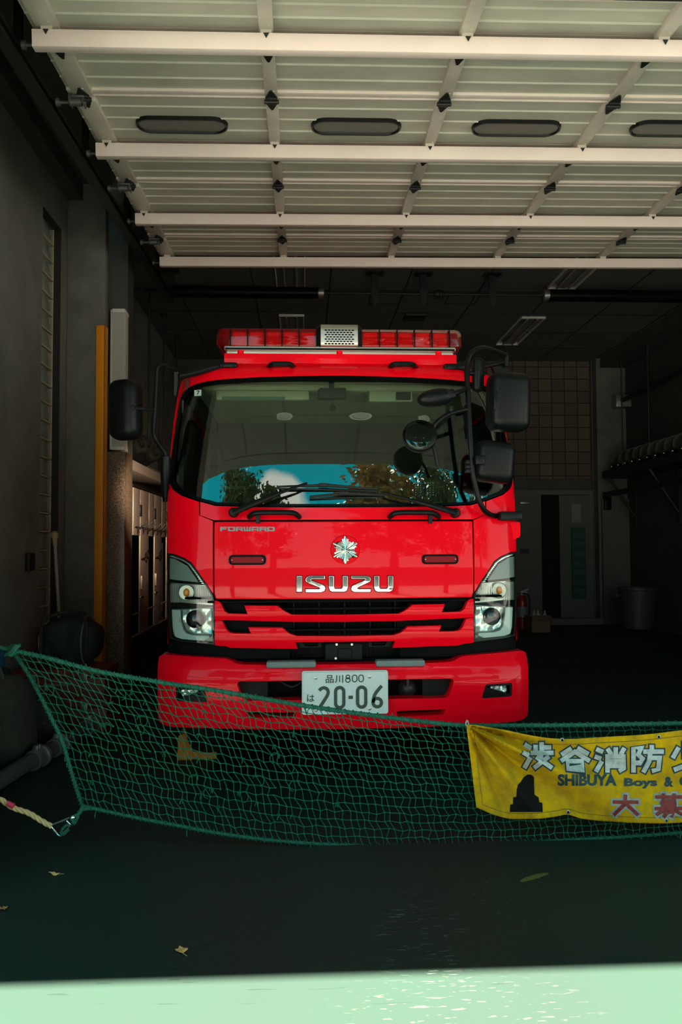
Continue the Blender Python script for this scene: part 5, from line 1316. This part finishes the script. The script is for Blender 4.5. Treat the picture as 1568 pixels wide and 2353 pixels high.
def net_px(s_, t):                                       # Coons patch between the four edge cords
    T = arc(TOPC, s_); B = arc(BOTC, s_); L_ = arc(LEFTE, t); R = arc(RIGHTE, t)
    a = T*(1-t)+B*t + L_*(1-s_)+R*s_ - (TOPC[0]*(1-s_)*(1-t)+TOPC[-1]*s_*(1-t)+BOTC[0]*(1-s_)*t+BOTC[-1]*s_*t)
    return a
def net_y(px, py, t): return YN+.05*math.sin(px*.004+1)*math.sin(t*PI)+.03*t
NI, NJ = 108, 17
gridp = {}
rnd = random.Random(3)
for i in range(NI+1):
    for j in range(NJ+1):
        s_ = i/NI; t = j/NJ
        if i > 0 and j not in (0, NJ) and i < NI:
            s_ += rnd.uniform(-.25,.25)/NI; t += rnd.uniform(-.15,.15)/NJ
        p = net_px(s_, t); p = V((p.x + (6 if j % 2 else -6)*(1 if 0 < j < NJ and i else 0)*.28, p.y, 0))
        gridp[i, j] = V(at_y(p.x, p.y, net_y(p.x, p.y, t)))
NETT = thing('safety_net', 'green knotted safety net stretched low across the garage entrance', 'net', (.3, YN, 0))
nm = MB()
def strand(pts, r=.0017):
    nm.tube(smooth_path(pts, 3), r, seg=4)
skip = set()
for c in ((9,7),(6,4),(13,9),(8,10),(30,11),(22,12),(11,5)): skip.add(('v',)+c); skip.add(('h',)+c)
for j in range(1, NJ):
    run = []
    for i in range(NI+1):
        run.append(gridp[i,j])
        if ('h',i,j) in skip or i == NI:
            if len(run) > 1: strand(run)
            run = []
for i in range(1, NI+1):
    run = []
    for j in range(NJ+1):
        run.append(gridp[i,j])
        if ('v',i,j) in skip or j == NJ:
            if len(run) > 1: strand(run)
            run = []
nm.build('netting', M_NET, NETT, ang=80)
kn = MB()
for i in range(1, NI):
    for j in range(1, NJ): kn.box(gridp[i,j], (.0065,.0065,.0065), rot=(i*.7,j*.9,.4))
kn.build('net_knots', M_NET, NETT, ang=80)
def rope(path, r, name, m, parent, twist=40, strands=3, lay=True):
    """laid rope: strands twisted round the path"""
    b = MB(); n = len(path)
    cum = [0]
    for a, c in zip(path, path[1:]): cum.append(cum[-1]+(c-a).length)
    for k in range(strands):
        pts = []
        for i, p in enumerate(path):
            t = (path[min(i+1,n-1)]-path[max(0,i-1)]).normalized(); u = V((0,1,0)); u = (u-t*u.dot(t)).normalized(); w = t.cross(u)
            a = cum[i]*twist+2*PI*k/strands; pts.append(p+(u*math.cos(a)+w*math.sin(a))*r*.55)
        b.tube(pts, r*.62, seg=6)
    return b.build(name, m, parent, ang=80)
def resamp(P, d):
    L_ = sum((b-a).length for a, b in zip(P, P[1:])); n = max(8, int(L_/d)); return [arc(P, i/n) for i in range(n+1)]
def px_path(lst, yf, n=8): return [V(at_y(p.x, p.y, yf(p))) for p in smooth_path([(a, b, 0) for a, b in lst], n)]
rt = resamp(px_path(top_px+[(2300,1634),(3140,1600)], lambda p: YN-.004), .012); rope(rt, .0095, 'top_rope', M_NETR, NETT, 130)
rb_ = resamp(px_path(bot_px+[(2300,1850),(3140,1800)], lambda p: net_y(min(p.x,1900), p.y, 1)-.002), .012); rope(rb_, .0075, 'bottom_rope', M_NETR, NETT, 130)
le = resamp([V(at_y(p.x, p.y, net_y(p.x,p.y,.5)-.006)) for p in LEFTE], .01); rope(le, .0080, 'side_rope', M_NETR, NETT, 140)
b = MB(); rnd = random.Random(5)
for P, step in ((rt, 3), (rb_, 3), (le, 3)):                    # lashing loops and frayed ends along the ropes
    for i in range(2, len(P)-2, step):
        t = (P[i+1]-P[i-1]).normalized(); u = V((0,1,0)).cross(t).normalized(); c = P[i]
        b.tube([c+(u*math.cos(a)+V((0,1,0))*math.sin(a))*.0115+t*(a*.003) for a in [k*PI/4 for k in range(9)]], .0022, seg=4)
        if rnd.random() < .22:
            d_ = (u*rnd.uniform(-1,1)+V((0,rnd.uniform(-.6,0),0))+t*rnd.uniform(-1,1)).normalized(); b.tube([c+d_*.008, c+d_*.022, c+d_*.028+V((0,0,-.010))], .0022, seg=4)
for (i, j) in [(int(rnd.uniform(1,40)), int(rnd.uniform(2,NJ-2))) for _ in range(34)]:
    c = gridp[i,j]
    for _ in range(5):
        d_ = V((rnd.uniform(-1,1), rnd.uniform(-1,.2), rnd.uniform(-1,1))).normalized(); b.tube([c, c+d_*.011, c+d_*.014+V((0,0,-.008))], .0016, seg=4)
    if rnd.random() < .45:
        s_ = rnd.choice((-1,1)); b.tube([c, c+V((.02*s_,-.006,.004)), c+V((.034*s_,-.008,-.012)), c+V((.030*s_,-.006,-.034)), c+V((.016*s_,-.006,-.042))], .0017, seg=4, sm=4)
b.build('frayed_twine', M_NET, NETT, ang=80, kind='stuff')
b = MB(); c = V(at_y(28,1494,YN-.01))
for k in range(7): b.tube([c+V((.026*math.cos(a+k)*(.6+.1*k), .018*math.sin(a*1+k*.5), .020*math.sin(a+k*1.3))) for a in [2*PI*q/10 for q in range(10)]], .0075, seg=6, closed=True)
b.build('corner_knot', M_NETR, NETT, ang=80)
# carabiner with the net corner loop
def yp(px, py, dy=0): return V(at_y(px, py, YN-.02+dy))
cb = thing('carabiner', 'silver triangular snap hook joining the net corner and the yellow rope', 'snap hook', yp(140,1900))
pts = [yp(118,1897), yp(126,1908), yp(134,1918), yp(140,1920), yp(144,1917)]
b = MB().tube(smooth_path([yp(160,1879), yp(140,1888), yp(120,1896), yp(119,1901), yp(127,1911), yp(134,1919), yp(140,1920.5), yp(145,1915)], 4), .0045, seg=10)
b.build('hook_body', M_CHR, cb)
MB().tube([yp(145,1914), yp(166,1894)], .0032, seg=8).build('gate', M_CHR, cb)
MB().ell(yp(167,1879), (.012,.010,.012), 12).cyl(yp(153,1886,-.01), yp(162,1894,-.01), .004).build('eye', M_CHR, cb)
lp = resamp(smooth_path([yp(190,1852,.03), yp(182,1870,.02), yp(166,1879,0), yp(172,1892,-.01), yp(176,1882,.01), yp(186,1862,.03), yp(215,1856,.05)], 8), .01)
rope(lp, .008, 'corner_loop', M_NETR, NETT, 140)
lp = resamp(smooth_path([yp(167,1893), yp(150,1898), yp(140,1912), yp(145,1918), yp(158,1905)], 8), .008); rope(lp, .006, 'corner_lashing', M_NETR, NETT, 140)
# yellow braided rope
rp = resamp(smooth_path([yp(-60,1805), yp(0,1836), yp(30,1856), yp(65,1868), yp(95,1886), yp(119,1899)], 8), .008)
rt_ = thing('braided_rope', 'cream braided rope tied to the silver snap hook', 'rope', rp[-1])
rope([p for p in rp if p.x > yp(22,0).x], .0105, 'cream_rope', mat('rope_cream', (.68,.47,.21), rough=.85), rt_, 75)
rope([p for p in rp if p.x <= yp(20,0).x], .0105, 'orange_rope', mat('rope_orange', (.60,.25,.05), rough=.85), rt_, 75).__setitem__('label', 'faded orange stretch of the rope')
MB().tube([yp(17,1845,-.012), yp(26,1850,-.012), yp(32,1852,-.012)], .011, seg=10).build('rope_tag', mat('tape_pink', (.65,.03,.10), rough=.5), rt_, label='pink tape wrap')

# banner
btop = smooth_path([(1072,1664,0),(1120,1670,0),(1165,1678,0),(1220,1690,0),(1276,1697,0),(1330,1697,0),(1377,1694,0),(1450,1690,0),(1511,1685,0),(1568,1678,0),(1700,1668,0),(1850,1668,0),(2000,1685,0)], 6)
bbot = smooth_path([(1095,1855,0),(1130,1870,0),(1168,1881,0),(1200,1882,0),(1242,1881,0),(1280,1876,0),(1306,1872,0),(1343,1882,0),(1420,1889,0),(1511,1892,0),(1568,1890,0),(1700,1880,0),(1850,1875,0),(2000,1880,0)], 6)
bt_ = [(p.x, p.y) for p in btop]; bb_ = [(p.x, p.y) for p in bbot]
def fold(px, py):
    x = px-1072; y = py-1664; r = math.hypot(x, y)+1; th = math.degrees(math.atan2(y, x))
    fade = min(1, r/60)*max(0, 1-r/620)
    f = .0
    for c, w, a in ((27,5.5,.030),(38,4,-.012),(52,5,.016),(66,4,-.012),(18,4,-.014),(10,3,.007)):
        f += a*math.exp(-((th-c)/w)**2)
    f *= fade*3.4
    f += .006*math.sin(px*.055+py*.02)*math.exp(-((py-1870)/28)**2)
    f += .0035*math.sin(px*.42)*math.exp(-((py-lerp_table(bt_, px)-6)/9)**2) + .0035*math.sin(px*.40+1)*math.exp(-((py-lerp_table(bb_, px)+8)/9)**2)
    xl = 1072+ (py-1664)*.115
    f += .0035*math.sin(py*.36)*math.exp(-((px-xl-8)/9)**2)
    f += .004*noise.noise(V((px*.018, py*.03, 0)))
    return f
YBN = YN-.085
def bpt(px, py, d=0): return V(at_y(px, py, YBN-fold(px, py)-d))
BN = thing('banner', 'yellow cloth banner with white lettering tied in front of the green net', 'banner', bpt(1500,1890))
nu, nv = 240, 60; vv = []; ff = []
for i in range(nu+1):
    for j in range(nv+1):
        v = j/nv; xl = 1072+23*v; px = xl+(2000-xl)*(i/nu)
        py = lerp_table(bt_, px)*(1-v)+lerp_table(bb_, px)*v; vv.append(bpt(px, py))
for i in range(nu):
    for j in range(nv): a = i*(nv+1)+j; ff.append((a, a+1, a+nv+2, a+nv+1))
def banner_mat():
    m = mat('banner_cloth', (.64,.36,.005), rough=.8, spec=.0, var=.2, vscale=14, color2=(.36,.22,.016), bump=.25, bscale=90); return m
ban = MB().raw(vv, ff).build('cloth', banner_mat(), BN, ang=80)
sm_ = ban.modifiers.new('thickness', 'SOLIDIFY'); sm_.thickness = .0018; sm_.offset = 0
def decal(name, vs, fs, m, d, cell=7, parent=BN):
    """flat print in picture units laid on the cloth"""
    b = bmesh.new(); v_ = [b.verts.new((x, y, 0)) for x, y in vs]
    for f in fs:
        try: b.faces.new([v_[i] for i in f])
        except ValueError: pass
    xs = [v[0] for v in vs]; ys_ = [v[1] for v in vs]
    x = min(xs)+cell
    while x < max(xs): bmesh.ops.bisect_plane(b, geom=b.verts[:]+b.edges[:]+b.faces[:], plane_co=(x,0,0), plane_no=(1,0,0)); x += cell
    y = min(ys_)+cell
    while y < max(ys_): bmesh.ops.bisect_plane(b, geom=b.verts[:]+b.edges[:]+b.faces[:], plane_co=(0,y,0), plane_no=(0,1,0)); y += cell
    me = bpy.data.meshes.new('tmp'); 
    for v in b.verts: v.co = bpt(v.co.x, v.co.y, d)
    b.to_mesh(me); b.free(); q = MB(); q.bm.from_mesh(me); bpy.data.meshes.remove(me)
    return q.build(name, m, parent, ang=80)
M_INK = mat('print_navy', (.008,.035,.045), rough=.7); M_WHT = mat('print_white', (.42,.46,.44), rough=.7, var=.25, vscale=40); M_BRD = mat('print_red', (.20,.018,.015), rough=.7, var=.4, vscale=50); M_GREY = mat('print_grey', (.26,.29,.27), rough=.7, var=.3, vscale=40)
M_BKP = mat('print_black', (.006,.006,.006), rough=.8, spec=.1)
GLYPHS = {
 'a': [[(8,10),(22,20)],[(3,40),(16,48)],[(6,94),(22,62)],[(62,4),(62,38)],[(62,19),(90,19)],[(42,14),(42,38)],[(30,40),(98,40)],[(40,95),(84,56)],[(48,58),(94,95)],[(60,50),(60,58)]],
 'b': [[(34,8),(8,30)],[(62,6),(92,28)],[(50,20),(6,58)],[(50,20),(96,58)],[(26,62),(76,62),(76,94),(26,94),(26,62)]],
 'c': [[(8,8),(22,16)],[(3,38),(16,44)],[(5,94),(20,60)],[(66,4),(66,32)],[(42,8),(50,24)],[(92,6),(84,24)],[(40,97),(40,36),(92,36),(92,86),(80,94)],[(40,56),(92,56)],[(40,75),(92,75)]],
 'd': [[(10,97),(10,9),(34,9),(24,34),(38,50),(30,66),(14,66)],[(66,3),(66,22)],[(44,23),(99,23)],[(62,24),(58,60),(42,97)],[(60,47),(90,47),(86,90),(70,95)]],
 'e': [[(50,3),(50,52)],[(28,22),(12,52)],[(74,18),(92,46)],[(82,54),(60,80),(18,97)]],
 'f': [[(8,36),(92,36)],[(50,5),(46,48),(10,95)],[(52,44),(92,95)]],
 'g': [[(8,14),(92,14)],[(32,3),(32,26)],[(68,3),(68,26)],[(28,32),(72,32),(72,56),(28,56),(28,32)],[(28,44),(72,44)],[(6,63),(94,63)],[(40,63),(10,88)],[(60,63),(92,86)],[(34,78),(68,78),(60,97)],[(50,70),(34,98)]]}
def glyph(key, bx, wf, wo, mf, mo):
    sx = (bx[1]-bx[0])/100; sy = (bx[3]-bx[2])/100
    for w_, d, m, nm in ((wo, .0028, mo, 'letter_outline'), (wf, .0058, mf, 'letter_face')):
        vs = []; fs = []
        for st in GLYPHS[key]:
            e = (w_-wf)/2; pts = [(bx[0]+x*sx, bx[2]+y*sy) for x, y in st]
            a, b = V(pts[0]), V(pts[1]); u = (a-b).normalized()*(wf*.3+e); pts[0] = (a.x+u.x, a.y+u.y)
            a, b = V(pts[-1]), V(pts[-2]); u = (a-b).normalized()*(wf*.3+e); pts[-1] = (a.x+u.x, a.y+u.y)
            v2, f2 = stroke_polys(pts, w_); k = len(vs); vs += v2; fs += [tuple(q+k for q in f) for f in f2]
        decal(nm, vs, fs, m, d, 5)
for key, bx in (('a',(1203,1271,1706,1766)), ('b',(1288,1356,1717,1769)), ('c',(1368,1440,1718,1774)), ('d',(1449,1524,1713,1774)), ('e',(1540,1608,1706,1770))):
    glyph(key, bx, 10.5, 17, M_WHT, M_INK)
for ch, bx in (('SHIBUYA',(1282,1418,1779,1806)), ('Boys',(1435,1511,1788,1812)), ('&',(1527,1548,1785,1808)), ('Girls',(1562,1640,1782,1808))):
    vs, fs = text2d(ch, .045, 3); decal('print_lettering', fit2d(vs, bx), fs, M_INK, .003, 5)
for key, bx in (('f',(1406,1471,1826,1874)), ('g',(1504,1572,1824,1878))):
    glyph(key, bx, 8, 17, M_BRD, M_GREY)
# plain dark stepped shape at the lower left of the cloth
sil = [(1172,1866),(1173,1849),(1179,1848),(1180,1832),(1187,1831),(1188,1815),(1191,1803),(1198,1796),(1204,1786),(1213,1780),(1222,1780),(1228,1786),(1228,1800),(1229,1826),(1238,1832),(1240,1843),(1247,1845),(1248,1866)]
def polyfaces(p):
    b = bmesh.new(); v_ = [b.verts.new((x, y, 0)) for x, y in p]; e = [b.edges.new((v_[i], v_[(i+1) % len(p)])) for i in range(len(p))]; bmesh.ops.triangle_fill(b, edges=e, use_beauty=True)
    b.verts.index_update(); r = ([tuple(v.co[:2]) for v in b.verts], [tuple(v.index for v in f.verts) for f in b.faces]); b.free(); return r
decal('dark_print', *polyfaces(sil), M_BKP, .003, 5)
# hem stitching and eyelets
b = MB(); 
hem = [bpt(px, lerp_table(bt_, px)+13, .002) for px in range(1092, 1990, 5)]; b.tube(hem, .0011, seg=4)
hem = [bpt(px, lerp_table(bb_, px)-13, .002) for px in range(1110, 1990, 5)]; b.tube(hem, .0011, seg=4)
hem = [bpt(1088+(py-1664)*.115, py, .002) for py in range(1680, 1845, 4)]; b.tube(hem, .0011, seg=4)
b.build('hem_stitching', mat('stitch_dark', (.12,.085,.01), rough=.8), BN, ang=80)
for px, py in ((1081,1671),(1292,1700),(1514,1693),(1306,1866),(1531,1885),(1700,1675),(1850,1676)):
    c = bpt(px, py, .002); e = MB().lathe([(.0085,0),(.0085,.002),(.0055,.003),(.005,.0)], c, (0,-1,0), 20).build('eyelet', M_GALV, BN)
    MB().lathe([(.005,0),(.005,.0008)], c+V((0,-.0005,0)), (0,-1,0), 14).build('eyelet_hole', M_BKP, e)
MB().tube([bpt(1081,1671,.004), V(at_y(1077,1662,YN-.02)), V(at_y(1074,1655,YN-.012)), V(at_y(1071,1666,YN-.02)), bpt(1080,1671,.004)], .003, seg=6, sm=3).build('tie_cord', M_WHT, BN)

# ================================================================= LEAVES ON THE FLOOR
M_LEAF = mat('dry_leaf', (.85,.36,.11), rough=.8, var=.25, vscale=40); M_LEAF2 = mat('brown_leaf', (.50,.19,.07), rough=.8)
def leaf(px, py, size, rot, m, lab, curl=.3, pts=None):
    P = at_z(px, py, 0); t = thing('dry_leaf', lab, 'leaf', P)
    t.rotation_euler = (0, 0, rot)
    out = pts or [(0,-.5),(.16,-.36),(.40,-.42),(.30,-.12),(.52,.05),(.26,.14),(.20,.36),(0,.55),(-.16,.30),(-.42,.28),(-.30,.02),(-.46,-.20),(-.20,-.28)]
    ORG[t.name] = V((0,0,0))
    def f(u, v): return V((u*size, v*size, .004+size*curl*(u*u*.9+v*v*.5+.15*math.sin(u*9+v*5))))
    b = MB(); vv = [f(u, v) for u, v in out] + [f(0, 0)]; n = len(out)
    vv += [p+V((0,0,.0012)) for p in vv[:n+1]]
    b.raw(vv, [(i, (i+1)%n, n) for i in range(n)] + [(n+1+i, n+1+(i+1)%n, 2*n+1) for i in range(n)] + [(i, (i+1)%n, n+1+(i+1)%n, n+1+i) for i in range(n)])
    b.build('blade', m, t, ang=60)
    MB().tube([f(0,-.45), V((.02*size,-.75*size,.006)), V((.14*size,-1.0*size,.004))], .0013, seg=5, sm=3).build('stem', mat('leaf_stem', (.32,.22,.08), rough=.8), t)
leaf(417, 2187, .042, math.radians(25), M_LEAF, 'tan dry leaf with a stem, lying nearest the sunlit strip', .5)
leaf(124, 2011, .040, math.radians(80), M_LEAF, 'thin curled tan leaf on the green floor below the snap hook', .9, [(0,-.6),(.10,-.3),(.13,.0),(.09,.35),(0,.6),(-.08,.3),(-.10,0),(-.07,-.3)])
leaf(6, 2091, .034, math.radians(-50), M_LEAF2, 'small reddish brown leaf at the left edge of the floor', .6)
out = [at_z(a, b, 0) for a, b in ((1195,2025),(1205,2018),(1222,2012),(1240,2008),(1258,2006),(1262,2009),(1248,2013),(1238,2018),(1222,2022),(1203,2027))]
tag(MB().prism([(p[0], p[1]) for p in out], lambda u, v: V((u, v, .0)), (0,0,.0015)).build('tape_scrap', mat('worn_tape', (.19,.15,.012), rough=.8, var=.5, vscale=60, color2=(.035,.06,.02))), 'scrap of worn yellow tape stuck on the green floor', 'tape')

# ================================================================= OUTSIDE: trees seen in the reflections
M_LV = mat('tree_leaf', (.05,.075,.018), rough=.55, var=.5, vscale=2); M_LV2 = mat('tree_leaf_autumn', (.22,.13,.03), rough=.55, var=.4, vscale=2); M_BARK = mat('bark', (.06,.045,.035), rough=.9)
def tree(x, y, h, r, n, seed, m, lab):
    rn = random.Random(seed); t = thing('street_tree', lab, 'tree', (x, y, 0), 'trees across the street')
    b = MB().tube([(x,y,0),(x+.1,y,h*.3),(x-.05,y+.1,h*.6),(x,y,h*.9)], [.22,.18,.11,.04], seg=8)
    tips = []
    for k in range(16):
        z = h*(.35+.55*k/16); a = k*2.4; rr = r*(1.05-.75*abs((z/h)-.5)); e = V((x+rr*.8*math.cos(a), y+rr*.8*math.sin(a), z+rr*.35)); b.tube([(x,y,z),((x+e.x)/2,(y+e.y)/2,z+rr*.25),e], [.06,.04,.015], seg=5); tips.append(e)
    b.build('trunk', M_BARK, t)
    vv = []; ff = []
    for _ in range(n):
        c = rn.choice(tips)+V((rn.gauss(0,1), rn.gauss(0,1), rn.gauss(0,.8)))*r*.28; s_ = rn.uniform(.09,.18)
        a = V((rn.gauss(0,1), rn.gauss(0,1), rn.gauss(0,1))).normalized(); q = a.orthogonal().normalized(); k = len(vv)
        vv += [c-a*s_, c+q*s_*.5, c+a*s_, c-q*s_*.5]; ff.append((k,k+1,k+2,k+3))
    MB().raw(vv, ff).build('foliage', m, t, smooth=False)
tree(-4.4,-12.0,11.6,1.6,9000,1,M_LV,'dark green street tree opposite the left of the entrance')
tree(-1.55,-12.6,11.0,.75,3600,2,M_LV,'slim dark green street tree opposite the truck')
tree(2.5,-12.0,11.6,1.2,6500,3,M_LV2,'street tree with yellowing leaves opposite the truck')
tree(5.6,-12.0,11.6,1.7,9000,4,M_LV,'broad green street tree opposite the right of the entrance')
tree(11.0,-12.0,10.6,1.9,6000,5,M_LV,'green street tree farthest right across the street')
t = thing('horizon_block_building', 'low grey building added across the street to block horizon light and darken reflections', 'building', (0, -24, 0))  # unseen building, added to cut low sky light and darken the paint reflections
MB().bb(-22, 22, -30, -24, 0, 3.6).build('facade', mat('facade_grey', (.07,.072,.062), rough=.8, var=.2, vscale=1), t)
for k in range(11):
    for z in (.8,): MB().bb(-20+k*3.8, -17.8+k*3.8, -24, -23.95, z, z+2.0, bev=.02).build('window', mat('facade_window', (.02,.03,.03), rough=.1), t)
# ================================================================= LIGHT, SKY, CAMERA
sun = bpy.data.lights.new('sun', 'SUN'); sun.energy = 62.0; sun.angle = math.radians(.53); sun.color = (1.0,.93,.82)
so_ = bpy.data.objects.new('sun', sun); COL.objects.link(so_)
el = math.atan2(ZS, 2.466-YE)                                   # the overhang edge throws its shade to y = 2.47
sd = V((.22, math.cos(el), -math.sin(el))); sd = V((.30*math.cos(el), math.cos(el), -math.sin(el))).normalized(); so_.rotation_euler = sd.to_track_quat('-Z', 'Y').to_euler()
w = bpy.data.worlds.new('sky'); bpy.context.scene.world = w; w.use_nodes = True; nt = w.node_tree; N = nt.nodes; L = nt.links
bg = N['Background']; tc = N.new('ShaderNodeTexCoord'); sx = N.new('ShaderNodeSeparateXYZ'); L.new(tc.outputs['Generated'], sx.inputs[0])
rp_ = N.new('ShaderNodeValToRGB'); e = rp_.color_ramp.elements
e[0].position = .0; e[0].color = (1.35,1.22,1.05,1); e[1].position = 1; e[1].color = (.02,.20,.34,1)
q = rp_.color_ramp.elements.new(.16); q.color = (.62,.74,.74,1); q = rp_.color_ramp.elements.new(.34); q.color = (.01,.62,.76,1)
L.new(sx.outputs['Z'], rp_.inputs['Fac'])
mp = N.new('ShaderNodeMapping'); mp.inputs['Scale'].default_value = (2.2,2.2,4.0); mp.inputs['Location'].default_value = (.9,.1,.2); L.new(tc.outputs['Generated'], mp.inputs['Vector'])
nz = N.new('ShaderNodeTexNoise'); nz.inputs['Scale'].default_value = 1.6; nz.inputs['Detail'].default_value = 7; nz.inputs['Roughness'].default_value = .55; L.new(mp.outputs['Vector'], nz.inputs['Vector'])
cr = N.new('ShaderNodeMapRange'); cr.inputs['From Min'].default_value = .60; cr.inputs['From Max'].default_value = .68; L.new(nz.outputs['Fac'], cr.inputs['Value'])
mx = N.new('ShaderNodeMix'); mx.data_type = 'RGBA'; nv_ = N.new('ShaderNodeVectorMath'); nv_.operation = 'DISTANCE'; L.new(tc.outputs['Generated'], nv_.inputs[0]); nv_.inputs[1].default_value = (-.075,-.912,.395)
n3 = N.new('ShaderNodeTexNoise'); n3.inputs['Scale'].default_value = 14; n3.inputs['Detail'].default_value = 5; L.new(tc.outputs['Generated'], n3.inputs['Vector'])
a3 = N.new('ShaderNodeMath'); a3.operation = 'MULTIPLY_ADD'; L.new(n3.outputs['Fac'], a3.inputs[0]); a3.inputs[1].default_value = .05; L.new(nv_.outputs['Value'], a3.inputs[2])
c3 = N.new('ShaderNodeMapRange'); c3.inputs['From Min'].default_value = .112; c3.inputs['From Max'].default_value = .096; L.new(a3.outputs[0], c3.inputs['Value'])
m3 = N.new('ShaderNodeMath'); m3.operation = 'MAXIMUM'; L.new(cr.outputs['Result'], m3.inputs[0]); L.new(c3.outputs['Result'], m3.inputs[1])
L.new(m3.outputs[0], mx.inputs['Factor']); L.new(rp_.outputs['Color'], mx.inputs[6]); mx.inputs[7].default_value = (1.3,1.28,1.2,1)
L.new(mx.outputs[2], bg.inputs['Color']); bg.inputs['Strength'].default_value = 1.7

sc = bpy.context.scene
cam = bpy.data.cameras.new('camera'); cam.sensor_fit = 'HORIZONTAL'; cam.sensor_width = 24.0; cam.lens = F_PX*24/1568; cam.shift_y = 0; cam.clip_start = .05
co = bpy.data.objects.new('camera', cam); COL.objects.link(co)
R, U, F = V(AX_R), V(AX_U), V(AX_F)
co.matrix_world = Matrix(((R.x,U.x,-F.x,CAM[0]),(R.y,U.y,-F.y,CAM[1]),(R.z,U.z,-F.z,CAM[2]),(0,0,0,1)))
sc.camera = co
sc.view_settings.view_transform = 'Standard'; sc.view_settings.look = 'None'; sc.view_settings.exposure = 0.72; sc.view_settings.gamma = 1.0; sc.view_settings.use_curve_mapping = False
sc.cycles.transparent_max_bounces = 24; sc.cycles.max_bounces = 10; sc.cycles.diffuse_bounces = 5; sc.cycles.glossy_bounces = 5
sc.cycles.use_denoising = True; sc.cycles.sample_clamp_indirect = 8.0
